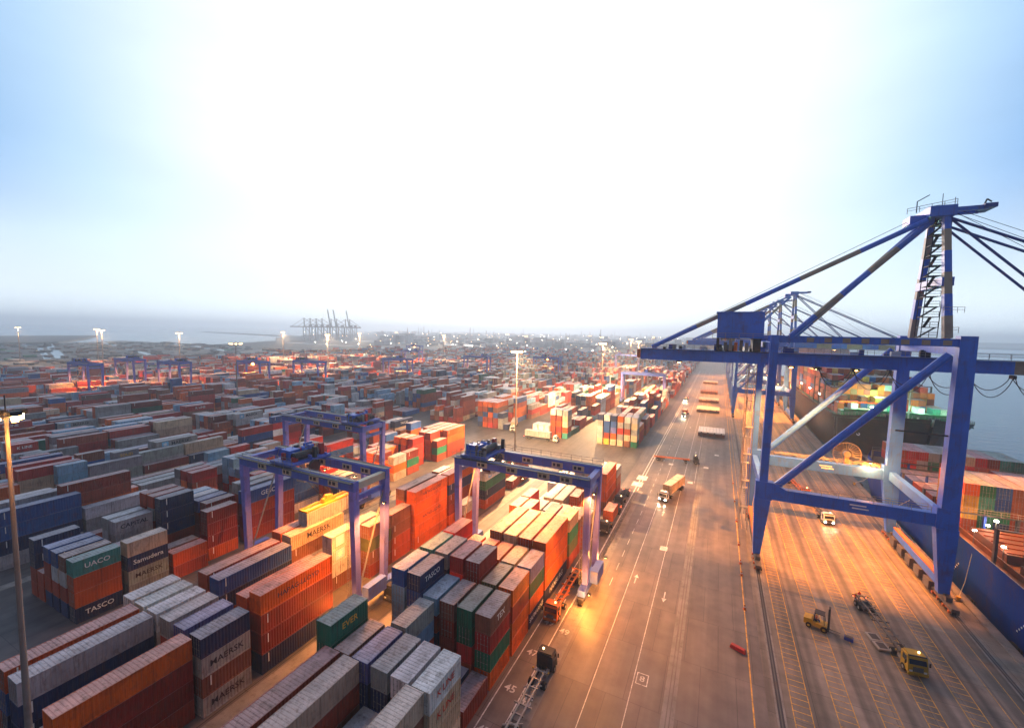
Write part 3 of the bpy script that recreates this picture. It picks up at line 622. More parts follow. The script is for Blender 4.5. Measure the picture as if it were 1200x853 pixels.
for lab, obs in used_labels.items():
    if len(obs) > 1:
        for k, o in enumerate(sorted(obs, key=lambda o: o.location.y)): o['label'] = (lab.replace(' container', f' {POS[min(k, 2)]} container'))

# every other container: one mass
import numpy as np
rest = [b for i, b in enumerate(BOX) if i not in NEAR]
nb_ = len(rest); V = np.zeros((nb_*8, 3), np.float32); FC = np.zeros((nb_*5, 4), np.int32); COL = np.zeros((nb_*5, 4), np.float32)
cube = np.array([(0, 0, 0), (1, 0, 0), (1, 1, 0), (0, 1, 0), (0, 0, 1), (1, 0, 1), (1, 1, 1), (0, 1, 1)], np.float32)
fq = np.array([(4, 5, 6, 7), (0, 1, 5, 4), (1, 2, 6, 5), (2, 3, 7, 6), (3, 0, 4, 7)])
rg = random.Random(3)
for i, b in enumerate(rest):
    V[i*8:i*8+8] = cube*(W20, b['L'], b['h'])+(b['x']-W20, b['y'], b['z']); FC[i*5:i*5+5] = fq+i*8
    f = rg.uniform(.95, 1.45); c = PAL[b['c']]; COL[i*5:i*5+5] = (c[0]*f, c[1]*f, c[2]*f, 1)
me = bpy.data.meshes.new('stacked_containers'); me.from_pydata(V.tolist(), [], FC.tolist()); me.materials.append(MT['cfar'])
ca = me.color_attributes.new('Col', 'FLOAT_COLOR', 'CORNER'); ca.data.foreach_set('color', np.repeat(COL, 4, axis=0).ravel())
o = bpy.data.objects.new('stacked_containers', me); C.objects.link(o)
tag(o, 'mass of smaller containers of many colours filling the yard to the distance', 'containers', kind='stuff')
print('boxes', len(BOX), 'seen', len(cnt), 'least', cnt[order[299]])

# ------------------------------------------------------------------ ship-to-shore cranes
def stripes(b, p, q, r, n, cols=('blue', 'tan'), seg=8):
    p = Vector(p); q = Vector(q)
    for i in range(n): b.tube(p.lerp(q, i/n), p.lerp(q, (i+1)/n), r, cols[i % 2], seg, cap=(i in (0, n-1)))
    return b
def wheels_bogie(parent, x, y, m='steel', n=4, ln=7.0, name='bogie'):
    b = MB(); b.box((x-.55, y-ln/2, .95), (x+.55, y+ln/2, 1.5), m); b.box((x-.45, y-1.6, 1.5), (x+.45, y+1.6, 2.4), m)
    for k in (-1, 1): b.box((x-.5, y+k*ln*.27-1.3, .75), (x+.5, y+k*ln*.27+1.3, 1.15), 'orange')
    o = b.build(name, parent)
    wb = MB()
    for i in range(n):
        yy = y-ln/2+.8+i*(ln-1.6)/(n-1); wb.tube((x-.3, yy, .5), (x+.3, yy, .5), .46, 'dark', 12)
        wb.box((x+.3, yy-.3, .35), (x+.75, yy+.3, .85), 'steel'); wb.box((x-.75, yy-.25, .4), (x-.3, yy+.25, .8), 'orange')
    wb.build('wheel_set', o)
    return o
def lamp_head(parent, loc, m='sodium', r=.45, name='floodlight'):
    x, y, z = loc; b = MB(); b.box((x-r, y-r*.6, z), (x+r, y+r*.6, z+r*.5), 'dark'); b.tube((x, y, z-.06), (x, y, z), r*.55, m, 8)
    return b.build(name, parent)
def sts_crane(Y0, label, detail=2, raised=False, colr='blue', lights=True, powr=1.0):
    XL, XS = 9.7, 39.6; Y1 = Y0+28; Yc = (Y0+Y1)/2; ZT = 49.2
    root = empty('gantry_crane', (0, Y0, 0), label, 'crane', 'quay cranes lined up along the berth')
    def bd(b, nm, par=root): o = b.build(nm, par); o.location = (0, -Y0, 0) if par is root else (0, 0, 0); return o
    b_ = colr
    for y in (Y0, Y1):
        s = 1 if y == Y0 else -1
        # landside leg: tapering foot, wide shoulder at the portal, slim upper leg
        b = MB(); b.beam((XL-.2, y+s*.4, 2.2), (XL+.2, y, 14.6), 1.3, 1.3, b_, 3.0, 1.9, up=(0, 1, 0)); b.box((XL-1.2, y-.95, 14.6), (XL+1.9, y+.95, 18.4), b_); b.beam((XL+.2, y, 18.4), (XL+.6, y, ZT), 1.5, 1.7, b_, 1.45, 1.7, up=(0, 1, 0))
        bd(b, 'leg')
        b = MB(); b.beam((XS, y+s*.4, 2.2), (XS-.6, y, 14.6), 1.6, 1.4, b_, 3.2, 1.9, up=(0, 1, 0)); b.box((XS-2.3, y-.97, 14.6), (XS+.8, y+.97, 18.4), b_); b.beam((XS-.5, y, 18.4), (XS-.3, y, ZT+.4), 2.5, 1.9, b_, 2.3, 1.9, up=(0, 1, 0))
        bd(b, 'leg')
        b = MB(); b.box((XL+1.9, y-.8, 14.8), (XS-2.3, y+.8, 17.2), b_); b.faces([(XL+1.9, y-.8, 17.2), (XL+4.3, y-.8, 17.2), (XL+1.9, y-.8, 18.4), (XL+1.9, y+.8, 17.2), (XL+4.3, y+.8, 17.2), (XL+1.9, y+.8, 18.4)], [(0, 1, 2), (3, 5, 4), (0, 3, 4, 1), (1, 4, 5, 2), (0, 2, 5, 3)], b_)
        if detail > 1: b.box((25, y-.815, 15.7), (27.6, y-.80, 15.95), 'letW'); b.box((24.6, y-.815, 16.3), (27.2, y-.80, 16.55), 'letW')
        po = bd(b, 'portal_beam')
        if detail > 1:
            rr_ = MB(); rr_.rail((XL+2, y-.7, 17.2), (XS-3, y-.7, 17.2), 'pipe'); rr_.rail((XL+2, y+.7, 17.2), (XS-3, y+.7, 17.2), 'pipe'); rr_.build('handrail', po)
        b = MB(); b.box((XL+1.4, y-.6, 47.7), (XS-1.4, y+.6, ZT-.1), b_)
        for k in range(9): b.box((XL+6+k*2.9, y-.62, 47.9), (XL+7.2+k*2.9, y-.60, ZT-.4), 'tan')
        bd(b, 'top_beam')
        b = MB(); b.tube((XL+2.6, y, 17.6), (XS-2.4, y, 46.2), .72, b_, 10); bd(b, 'diagonal_brace')
        wheels_bogie(root, XL, 0 if s > 0 else 28-0, ln=8); wheels_bogie(root, XS+.3, 0 if s > 0 else 28, ln=8)
    for x in (XL+.5, XS-.6):                                       # beams along the rails
        b = MB(); b.box((x-.7, Y0+1, 46.2), (x+.7, Y1-1, 47.6), b_); bd(b, 'tie_beam')
        b = MB(); b.box((x-.6, Y0+.95, 15.0), (x+.6, Y1-.95, 17.0), b_); bd(b, 'tie_beam')
    b = MB(); b.box((XS-.2, Y0+3, 2.5), (XS+.8, Y1-3, 4.4), 'orange' if detail > 1 else b_); b.box((XS-.25, Y0+3.1, 2.6), (XS-.2, Y1-3.1, 4.1), b_)
    for k in range(5): b.box((XS-.7, Y0+4+k*4.6, .6), (XS+.9, Y0+6.6+k*4.6, 2.3), 'steel')
    bd(b, 'sill_beam')
    b = MB(); b.box((XL-.4, Y0+3, 2.4), (XL+.4, Y1-3, 3.6), 'orange'); bd(b, 'sill_beam')
    # boom and landside girder
    yb0, yb1 = Yc-2.9, Yc+2.9
    b = MB(); xe = XS+4 if raised else 100
    for y in (yb0, yb1-1.4):
        xs = [-18.2]+[XS+6+k*7 for k in range(0, 9)]
        b.box((-18.2, y, 42.4), (XS+4, y+1.4, 45.2), b_)
        if not raised:
            for k in range(8): b.box((XS+4+k*7, y+.01, 42.5), (XS+11+k*7, y+1.39, 45.0), 'tan' if k % 2 else b_)
    for k in range(14): b.box((-17+k*4.4, yb0+1.4, 44.2), (-16.4+k*4.4, yb1-1.4, 44.8), b_)
    b.box((-19.0, yb0-.6, 42.8), (-18.2, yb1+.6, 44.9), 'orange')
    gi = bd(b, 'girder')
    if detail > 1:
        rr_ = MB(); rr_.rail((-18, yb0-.9, 45.2), (XS+50, yb0-.9, 45.2), 'pipe', step=3); rr_.box((-18, yb0-1.1, 45.1), (XS+50, yb0, 45.2), 'dark'); rr_.rail((-18, yb1+.6, 45.2), (XS+50, yb1+.6, 45.2), 'pipe', step=3)
        rr_.build('walkway', gi)
        # trolley lights, boxes and clutter along the girder
        rg = random.Random(4)
        for k in range(34):
            cl = MB(); x = -16+rg.random()*54; y = yb0+rg.random()*5; cl.box((x, y, 45.2), (x+rg.uniform(.4, 1.8), y+rg.uniform(.3, 1), 45.2+rg.uniform(.3, 1.6)), rg.choice(['dark', 'pipe', 'bluedk', 'white', 'steel'])); cl.build('equipment_box', gi)
        f = MB()
        for k in range(9):                                          # festoon cable loops
            xa = 20+k*6.1
            for yy, dp in ((yb0-.4, 4.3), (yb0+.6, 3.0)):
                pts = [(xa+6.1*t/12, yy, 42.3-dp*(1-(2*t/12-1)**2)**.8) for t in range(13)]; f.path(pts, .075, 'dark', 5)
            f.box((xa-.25, yb0-.6, 41.7), (xa+.25, yb0+.8, 42.4), 'dark')
        f.build('cable_loop', gi)
    if raised:
        b = MB()
        for y in (yb0, yb1-1.4): b.beam((XS+4, y+.7, 44), (XS+16, y+.7, 100), 1.4, 2.6, b_)
        bd(b, 'raised_boom')
    # A-frame
    ax, az = 37.6, 74.6
    for y, yt in ((Y0+7.3, Yc-2.6), (Y1-4.0, Yc+3.4)):
        b = MB(); p = Vector((XS-.3, y, ZT)); q = Vector((ax+1.2, yt, az))
        for k in range(6): b.beam(p.lerp(q, k/6), p.lerp(q, (k+1)/6), 1.25-.05*k, 1.25, ('tan', 'blue')[k % 2] if colr == 'blue' else b_, up=(0, 1, 0))
        bd(b, 'mast_leg')
    b = MB(); b.box((XS-1.4, Y0+8.6, 59.3), (XS+.4, Y1-7, 61.0), b_); bd(b, 'mast_cross_beam')
    b = MB(); b.box((ax-1.6, Yc-4, az-1.6), (ax+2.4, Yc+4.6, az+.4), b_); b.box((ax-4, Yc-2, az-2.4), (ax-1.6, Yc+2, az-.8), b_); b.box((ax+2.4, Yc-2, az-.5), (ax+7.5, Yc-1.2, az+.3), b_); b.box((ax+2.4, Yc+1.2, az-.5), (ax+7.5, Yc+2, az+.3), b_)
    b.box((ax+6.8, Yc-2.4, az-.3), (ax+8.6, Yc+2.4, az+.5), 'bluedk')
    ah = bd(b, 'mast_head')
    if detail > 1:
        rr_ = MB(); rr_.rail((ax-5, Yc-3.6, az-.8), (ax+2.4, Yc-3.6, az+.4), 'pipe', step=1.6, r=.05); rr_.tube((ax+1.4, Yc, az+.4), (ax+1.4, Yc, az+3.6), .06, 'dark', 5); rr_.tube((ax+2.6, Yc-2, az+.4), (ax+2.6, Yc-2, az+2.2), .05, 'dark', 5)
        rr_.path([(ax-3.4, Yc-3, az-.5), (ax-3.4, Yc-3, az+1.7), (ax-1.6, Yc-3, az+2.8)], .09, 'dark'); rr_.path([(ax+7.5, Yc, az+.5), (ax+7.9, Yc, az+1.8), (ax+8.6, Yc, az+1.2)], .14, 'dark'); rr_.build('aerial', ah)
    r_ = .52
    b = stripes(MB(), (ax-1.5, Yc-2.6, az-2), (-15.5, yb0+.7, 45.6), r_, 5); bd(b, 'stay')
    for dy in (-2.2, 2.6):
        b = stripes(MB(), (ax-1.2, Yc+dy, az-2.6), (14.5, yb0+.7 if dy < 0 else yb1-.7, 49.0 if dy < 0 else 47.5), r_+.1, 5); bd(b, 'stay')
    if not raised:
        for dy, xe_, zz in ((-2.4, 94, 45.4), (2.4, 94, 45.4), (-2.2, 66, 45.4), (2.2, 66, 45.4)):
            b = MB(); b.tube((ax+2, Yc+dy, az-1.8), (xe_, Yc+dy, zz), .26 if xe_ > 80 else .24, 'bluedk', 6); bd(b, 'forestay')
        b = MB()
        for dy, xe_ in ((-1, 96), (1, 92), (.3, 80)): b.tube((ax+3, Yc+dy, az+.2), (xe_, Yc+dy, 46), .05, 'dark', 4)
        b.tube((ax-2, Yc, az-.6), (-14, Yc, 47), .05, 'dark', 4); bd(b, 'hoist_rope')
    # machinery house
    b = MB(); b.box((-.6, Yc-5.2, 48.3), (9.0, Yc+5.2, 54.2), 'blue' if colr == 'blue' else b_); b.box((-.9, Yc-5.5, 54.2), (9.3, Yc+5.5, 54.42), b_)
    b.box((-.6, Yc-4.6, 45.3), (0, Yc+4.6, 48.3), 'dark'); b.box((7, Yc-4.6, 45.3), (8.6, Yc+4.6, 48.3), 'dark')
    for k in range(5): b.box((1+k*1.1, Yc-4, 45.3), (1.7+k*1.1, Yc-3, 47.3+(k % 2)*.6), ('steel', 'pipe', 'orange')[k % 3])
    mh = bd(b, 'machinery_house')
    if detail > 1:
        rr_ = MB(); rr_.rail((9.6, Yc-6, 48.3), (9.6, Yc+6, 48.3), 'pipe'); rr_.rail((-1.5, Yc-6.1, 48.3), (9.6, Yc-6.1, 48.3), 'pipe'); rr_.box((-1.5, Yc-6.2, 48.1), (9.7, Yc-5.25, 48.25), 'dark')
        rr_.build('platform', mh)
        st = MB()                                                   # access stairs zig-zagging up the landside
        for k in range(13):
            z0 = 3+k*3.35; ya, yb = (Y0+16, Y0+20) if k % 2 else (Y0+20, Y0+16)
            [st.beam((XL-2.2+dx_, ya, z0), (XL-2.2+dx_, yb, z0+3.35), .08, .22, 'pipe') for dx_ in (-.4, .4)]; [st.box((XL-2.6, ya+(yb-ya)*j_/9-.12, z0+3.35*j_/9), (XL-1.8, ya+(yb-ya)*j_/9+.12, z0+3.35*j_/9+.05), 'pipe') for j_ in range(9)]; st.box((XL-3.0, yb-.7+(.3 if yb > ya else -.3), z0+3.3), (XL-1.2, yb+.7+(.3 if yb > ya else -.3), z0+3.42), 'pipe')
            st.rail((XL-2.7, ya, z0), (XL-2.7, yb, z0+3.35), 'pipe', h=1.0, step=1.5, r=.05)
        for yy in (Y0+15, Y0+21):
            for dx in (-3.0, -1.2): st.tube((XL+dx, yy, .8), (XL+dx, yy, 46.5), .09, 'tan', 5)
        bd(st, 'stair_tower')
        st = MB()                                                   # ladder and landings in the A-frame
        for k in range(12):
            z0 = ZT+k*2.05; t = k/12; yc_ = Yc-3+2*t; st.box((XS-3.4+t*1.3, yc_-1.1, z0), (XS-.9+t*.6, yc_+1.9, z0+.12), 'dark')
            st.beam((XS-3.1+t, yc_-(1 if k % 2 else -1.6), z0), (XS-1.3+t*.6, yc_+(1.6 if k % 2 else -1), z0+2.05), .5, .12, 'dark'); st.rail((XS-3.4+t*1.3, yc_-1.1, z0), (XS-.9+t*.6, yc_-1.1, z0), 'dark', step=1.2, r=.05)
        for dx, dy in ((-3.4, -1.1), (-.9, -1.1), (-3.4, 1.9)): st.tube((XS+dx, Yc-3+dy, ZT), (XS+dx+1.3, Yc-1+dy, az-1), .08, 'dark', 5)
        st.rail((XS+.9, Y0+6.5, 50.2), (XS+.9, Y0+12, 50.2), 'pipe'); st.rail((XS-1.6, Y0+6.3, 54), (XS+1.4, Y0+6.3, 54), 'pipe', step=1)
        bd(st, 'mast_ladder')
        cr_ = MB(); cx, czz, yy = 30.5, 19.6, Y1+1.4                 # cable reel on the far portal beam
        for rr2 in (2.9, 1.2):
            pts = [(cx+math.cos(t*math.pi/16)*rr2, yy, czz+math.sin(t*math.pi/16)*rr2) for t in range(33)]; cr_.path(pts, .09, 'steel', 5)
        for t in range(26): a = t*math.pi/13; cr_.beam((cx+math.cos(a)*1.1, yy, czz+math.sin(a)*1.1), (cx+math.cos(a)*2.9, yy, czz+math.sin(a)*2.9), .09, .09, 'steel', up=(0, 1, 0))
        cr_.tube((cx, yy-.6, czz), (cx, yy+.6, czz), .8, 'steel', 12); cr_.box((cx-.4, yy-.5, 16.6), (cx+.4, yy+.5, 19.4), 'orange'); bd(cr_, 'cable_reel')
    if detail > 1:
        b = MB(); b.tube((XS-9, Y0-.3, 31.8), (XS-1.2, Y0-.3, 31.6), .16, 'dark', 6); b.tube((XL+18, Y1, 33), (XS-1.2, Y1, 33.2), .16, 'orange', 6); bd(b, 'tie_rod')
    if lights:
        for lx, ly, lz, m_, pw in ((34.5, Y1-1.6, 18.8, 'sodium', 8000), (-9, Yc, 41.8, 'sodium', 48000), (XL+6, Yc+3, 41.6, 'sodium', 115000), (28, Yc+3, 41.6, 'sodium', 115000), (20, Y0+12, 41.8, 'sodium', 42000), (60, Yc+2, 41.6, 'sodium', 80000)):  # the flood under the landside overhang is added to warm the road
            lh = lamp_head(root, (lx, ly-Y0, lz), m_, .7); point(lh, (lx, ly-Y0, lz-.7), pw*powr, spot=((0, -.15 if lx < 0 else .25, -1), 130 if lx < 0 else 104) if lz > 30 else None)
    return root
sts_crane(102.8, 'nearest blue gantry crane with tan striped mast straddling the orange lit apron')
o2 = sts_crane(286, 'second blue gantry crane along the quay, beyond the nearest one', 1, powr=1.7)
sts_crane(352, 'third blue gantry crane along the quay beside the black hulled ship', 1, powr=1.7)
sts_crane(424, 'fourth gantry crane along the quay, small behind the third', 1, powr=1.7)
sts_crane(520, 'fifth and last gantry crane, furthest along the quay', 1, powr=1.7)

# ------------------------------------------------------------------ yard cranes on tyres
def rtg_crane(xl, xr, y0, label, z=22.6, trolley=.2, wheelbase=7.6, detail=2, lit=(), spreader=None, cab=False, powr=1.0):
    root = empty('yard_crane', (xl, y0, 0), label, 'crane', 'rubber tyred yard cranes over the stacks'); W_ = xr-xl; D = wheelbase
    cy_ = 'rtg'
    for x in (0, W_):
        sx = 1 if x else -1
        for y in (0, D):
            b = MB(); b.beam((x, y+(.5 if y == 0 else -.5), 2.4), (x, y, z-1.6), 1.0, 1.05, 'rtg_lit', 1.15, 1.2, up=(0, 1, 0)); b.box((x-.52, y-.72, z*.58), (x-.40, y-.62, z-2), 'white') if False else None
            lg = b.build('leg', root)
            if detail > 1 and x and y == 0:
                st = MB(); st.rail((x-.9, y-.7, 3), (x-.9, y-.7, z-2), 'pipe', h=.01, step=30, r=.05)
                for k in range(20): st.tube((x-.9, y-.7, 3+k*.8), (x-.5, y-.7, 3+k*.8), .04, 'pipe', 4)
                st.tube((x-.5, y-.7, 3), (x-.5, y-.7, z-2), .05, 'pipe', 4); st.build('ladder', lg)
        b = MB(); b.box((x-.65, -2.2, 1.55), (x+.65, D+2.2, 2.7), cy_); sb = b.build('sill_beam', root)
        b = MB(); b.beam((x, .6, 3.0), (x, D-.2, z-3), .22, .22, 'pipe'); b.box((x-.3, .7, z-3.4), (x+.3, D-.7, z-2.6), cy_); b.build('side_brace', root)
        for y in (-1.4, D+1.4):
            b = MB(); b.box((x-.5, y-1.5, .9), (x+.5, y+1.5, 1.5), 'dark'); bo = b.build('bogie', root)
            for dy in (-.85, .85):
                t = MB(); t.tube((x-.32, y+dy, .75), (x+.32, y+dy, .75), .75, 'rubber', 14); t.tube((x-.34, y+dy, .75), (x+.34, y+dy, .75), .35, 'yellow', 8); t.build('wheel', bo)
        if detail > 1:
            b = MB(); b.box((x+sx*.75, 1, 2.7), (x+sx*2.1 if sx > 0 else x-.7, D-2, 5.0), cy_) if sx > 0 else b.box((x-2.1, 1, 2.0), (x-.75, D-2, 4.4), cy_)
            b.build('power_house', root)
    for y in (0, D):
        b = MB(); b.box((-.6, y-.55, z-1.7), (W_+.6, y+.55, z), cy_); b.box((-.4, y-.25, z), (W_+.4, y+.25, z+.12), 'pipe')
        gi = b.build('girder', root)
        if detail > 1:
            for k, u in enumerate((.22, .46, .70, .86)):
                pl = MB(); pl.box((W_*u-1.3, y-.60, z-1.45), (W_*u+1.1, y-.56, z-.35), 'cream'); pl.box((W_*u-1.0, y-.62, z-1.2), (W_*u-.5, y-.60, z-.6), 'dark'); pl.box((W_*u-.2, y-.62, z-1.2), (W_*u+.5, y-.60, z-.6), 'dark'); pl.build('number_plate', gi)
            s_ = -1 if y == 0 else 1
            rr_ = MB(); rr_.box((-.6, y+s_*.6, z-.08), (W_+.6, y+s_*1.35, z), 'dark') if s_ > 0 else rr_.box((-.6, y-1.35, z-.08), (W_+.6, y-.6, z), 'dark')
            rr_.rail((-.6, y+s_*1.3, z), (W_+.6, y+s_*1.3, z), 'pipe', step=2.2, r=.04); rr_.build('walkway', gi)
    for x in (0, W_):
        b = MB(); b.box((x-.5, .55, z-1.5), (x+.5, D-.55, z-.3), cy_ if x == 0 else 'cream' if cab == 'lit' else cy_); b.build('end_beam', root)  # cream on the right end beam puts its lamplight into the colour
    tx = W_*trolley
    b = MB(); b.box((tx-3, -.6, z+.15), (tx+3, D+.6, z+.6), cy_); b.box((tx-2.4, 1.2, z+.6), (tx+.2, 3.4, z+2.3), 'blue'); b.tube((tx+1.4, 1, z+1.4), (tx+1.4, D-1.4, z+1.4), .75, 'dark', 12); b.tube((tx-1.4, D-2.4, z+1.5), (tx+1.2, D-2.4, z+1.5), .7, 'blue', 12)
    rg = random.Random(int(xl))
    for k in range(26): 
        x = tx-2.8+rg.random()*5.2; y = rg.random()*D; b.box((x, y, z+.6), (x+rg.uniform(.25, .9), y+rg.uniform(.2, .9), z+rg.uniform(.9, 2.9)), rg.choice(['blue', 'dark', 'steel', 'rtg', 'pipe', 'red']))
    for k in range(7): b.tube((tx-2.6+k*.8, .4+k*.9 % D, z+.6), (tx-2.2+k*.7, 1+k*.8 % D, z+3.1), .06, 'pipe', 4)
    tr = b.build('trolley', root)
    if detail > 1:
        rr_ = MB(); 
        for y in (-.6, D+.6): rr_.rail((tx-3, y, z+.6), (tx+3, y, z+.6), 'pipe', step=1.2, r=.05)
        rr_.build('handrail', tr)
        dr = MB(); dr.tube((tx+3.4, D*.5, z-.6), (tx+3.9, D*.5, z-.6), 1.2, 'dark', 14) ; dr.build('cable_drum', tr)
    b = MB(); b.box((tx+.6, D*.3, z-3.6), (tx+2.6, D*.3+2, z-1.7), 'cream'); b.box((tx+.7, D*.3-.02, z-3.2), (tx+2.5, D*.3, z-2.2), 'glass'); b.build('operator_cab', tr)
    if spreader:
        sz, sy, sL = spreader
        b = MB(); b.box((tx-1.22, sy, sz), (tx+1.22, sy+.5, sz+.35), 'yellow'); b.box((tx-1.22, sy+sL-.5, sz), (tx+1.22, sy+sL, sz+.35), 'yellow')
        b.box((tx-1.15, sy+.5, sz+.08), (tx-.65, sy+sL-.5, sz+.45), 'yellow'); b.box((tx+.65, sy+.5, sz+.08), (tx+1.15, sy+sL-.5, sz+.45), 'yellow'); b.box((tx-.6, sy+sL/2-1.4, sz+.1), (tx+.6, sy+sL/2+1.4, sz+1.0), 'yellow'); b.box((tx-.5, sy+sL/2-.7, sz+1.0), (tx+.5, sy+sL/2+.7, sz+1.6), 'yellow')
        sp = b.build('spreader', root)
        c_ = MB()
        for dx in (-1, 1):
            for dy in (-1, 1): c_.tube((tx+dx*.5, sy+sL/2+dy*1.0, sz+1), (tx+dx*1.2, D/2+dy*1.8, z+.3), .045, 'dark', 4)
        c_.build('hoist_rope', sp)
    for lx, ly, lz, pw, m_ in lit:
        lh = lamp_head(root, (lx, ly, lz), m_, .35); point(lh, (lx, ly, lz-.5), pw*powr, r=.3, spot=None if lz < 5 else ((0, 0, -1), 150))
    return root
rtg_crane(-47.8, -20.0, 73.6, 'blue yard crane over the roadside block, lamp at its right foot', z=22.8, trolley=.14,
          lit=((20, 7.4, 20.6, 14000, 'sodium'), (9, 7.4, 20.6, 15000, 'sodium'), (15, -.2, 20.6, 6000, 'sodium'), (3, 4, 20.4, 16000, 'sodium'), (29.6, -3.6, 3.4, 4200, 'sodium'), (29.2, -.9, 20.4, 15000, 'sodium'), (29.6, 8.5, 4.2, 3000, 'sodium')))  # high right-hand and rear foot lamps are added to spread the lane glow
rtg_crane(-82.6, -53.4, 50.6, 'blue yard crane nearest on the left, hoisting with yellow spreader', z=23.6, trolley=.40, spreader=(13.1, 3.8, 12.0), wheelbase=7.4, cab='lit',
          lit=((14, 7.2, 21.0, 20000, 'sodium'), (22, 7.2, 21.0, 24000, 'sodium'), (26, 3, 14.0, 9000, 'sodium'), (29.8, -2.2, 3.0, 2600, 'sodium'), (33, 3, 19.6, 22000, 'sodium')))
rtg_crane(-116.5, -85.2, 84.0, 'blue yard crane standing directly behind the nearest left one', z=22.6, trolley=.86, lit=((26, 7.2, 20.4, 26000, 'sodium'), (16, 7.2, 20.4, 20000, 'sodium')))
far_r = [(-372, 128, 'far left yard crane, leftmost in the photo'), (-398, 163, 'far left yard crane with orange lit legs, beside the tallest blue legs'), (-346, 168, 'far left yard crane between teal container and lamp mast'), (-312, 205, 'dark blue yard crane left of the tall zinc lamp mast'), (-282, 232, 'yard crane behind the row of red containers with white lettering'),
         (-250, 300, 'small hazy yard crane in the middle of the left field'), (-216, 385, 'hazy yard crane among blocks beyond the second cross lane'), (-150, 420, 'hazy yard crane behind the bright lamp mast'), (-90, 545, 'distant yard crane left of the quay road end'), (-32, 300, 'yard crane over the roadside block far down the quay'), (-340, 430, 'distant yard crane near the tidal flat'), (-440, 560, 'most distant yard crane in the haze')]
for i, (x, y, lb) in enumerate(far_r):
    xx = min(BLK, key=lambda v: abs(v-x)) if False else x
    rtg_crane(x-28, x, y, lb, z=22, trolley=(.2, .6, .8, .4)[i % 4], detail=1, lit=((14, 3.8, 20.3, 60000, 'sodium'),))

# ------------------------------------------------------------------ lamp masts
def mast(x, y, label, z=42, m='sodfar', n=8, power=0, r0=.42, ring=1.5, lr=.45, col=(1, .55, .22)):
    root = empty('lamp_mast', (x, y, 0), label, 'lamp mast', 'tall floodlight masts in the yard')
    b = MB(); b.tube((0, 0, 0), (0, 0, z*.5), r0, 'zinc', 12, r2=r0*.72); b.tube((0, 0, z*.5), (0, 0, z), r0*.70, 'zinc', 12, r2=r0*.42); b.box((-.8, -.8, 0), (.8, .8, .3), 'concrete'); b.build('pole', root, smooth=True)
    b = MB(); pts = [(math.cos(t*math.pi/6)*ring, math.sin(t*math.pi/6)*ring, z-.3) for t in range(13)]; b.path(pts, .09, 'zinc')
    for t in range(0, 12, 3): b.tube((0, 0, z-.3), pts[t], .06, 'zinc', 4)
    b.tube((0, 0, z), (0, 0, z+1.4), .05, 'dark', 4); hd = b.build('head_frame', root)
    for k in range(n):
        a = 2*math.pi*k/n+.3; lx, ly = math.cos(a)*(ring+.2), math.sin(a)*(ring+.2)
        f = MB(); f.box((lx-.35, ly-.35, z-.25), (lx+.35, ly+.35, z+.12), 'dark'); f.faces([(lx+math.cos(t*math.pi/3)*lr, ly+math.sin(t*math.pi/3)*lr, z-.26) for t in range(6)]+[(lx+math.cos(t*math.pi/3)*lr*.8, ly+math.sin(t*math.pi/3)*lr*.8, z-.75) for t in range(6)], [(0, 1, 2, 3, 4, 5), (6, 7, 8, 9, 10, 11)]+[(i, (i+1) % 6, 6+(i+1) % 6, 6+i) for i in range(6)], m)
        f.build('floodlight', root)
    if power: point(root, (ring+1.2, 0, z-.9), power*1.5, col, r=.6, spot=((0, 0, -1), 152))
    return root
mast(-52.0, 12.75, 'tall grey lamp mast standing close at the left edge of the photo', z=41.6, m='sodium', power=3500, col=(1,.38,.08), n=4, r0=.30, ring=.7, lr=.24)
mast(-65.1, 138.0, 'lamp mast with the brightest starry light, beside the cross lane', z=42, m='sodium', n=10, power=380000, lr=.45, ring=1.5, r0=.34)
mast(-65.7, 266, 'lamp mast with warm light left of the gantry crane boom', z=42.5, m='sodium', power=380000, lr=.6)
mast(-251, 151, 'tall lamp mast with a wide square head frame, left of centre', z=39, m='sodfar', ring=2.6)
ms = [(-560, 205, 'lamp mast with two bright lamps standing over the dark left flats'), (-756, 200, 'leftmost distant lamp mast above the mud flats'), (-420, 205, 'distant lamp mast in front of the pale sea, lamps lit'), (-640, 230, 'dark distant lamp mast left of the lit one'), (-500, 360, 'faint distant mast near the shore spit'), (-440, 430, 'hazy mast beside the far port cranes'),
      (-330, 470, 'hazy lit mast in front of the far town'), (-250, 560, 'hazy lit mast above the middle of the yard'), (-160, 640, 'distant lit mast behind the starry light'), (-95, 520, 'distant lit mast between the two bright lamps'), (-560, 640, 'small lit mast at the far edge of the yard'), (-380, 760, 'tiny lit mast in the far haze, centre left'), (-240, 860, 'tiny lit mast in the far haze, centre'), (-120, 900, 'tiny lit mast in the far haze right of centre'), (-66, 400, 'lit mast standing behind the roadside blocks'), (-350, 300, 'lit mast among the left blocks with pale glow')]
for x, y, lb in ms: mast(x, y, lb, z=42, n=6, lr=.75, ring=1.6, r0=.5, power=(70000 if y < 250 else 260000) if y < 560 else 0)

# ------------------------------------------------------------------ ships
def loft(b, secs, m):
    n = len(secs[0]); vs = [p for s in secs for p in s]; fs = []
    for i in range(len(secs)-1):
        for j in range(n-1): a = i*n+j; fs.append((a, a+1, a+n+1, a+n))
    b.faces(vs, fs, m); return b
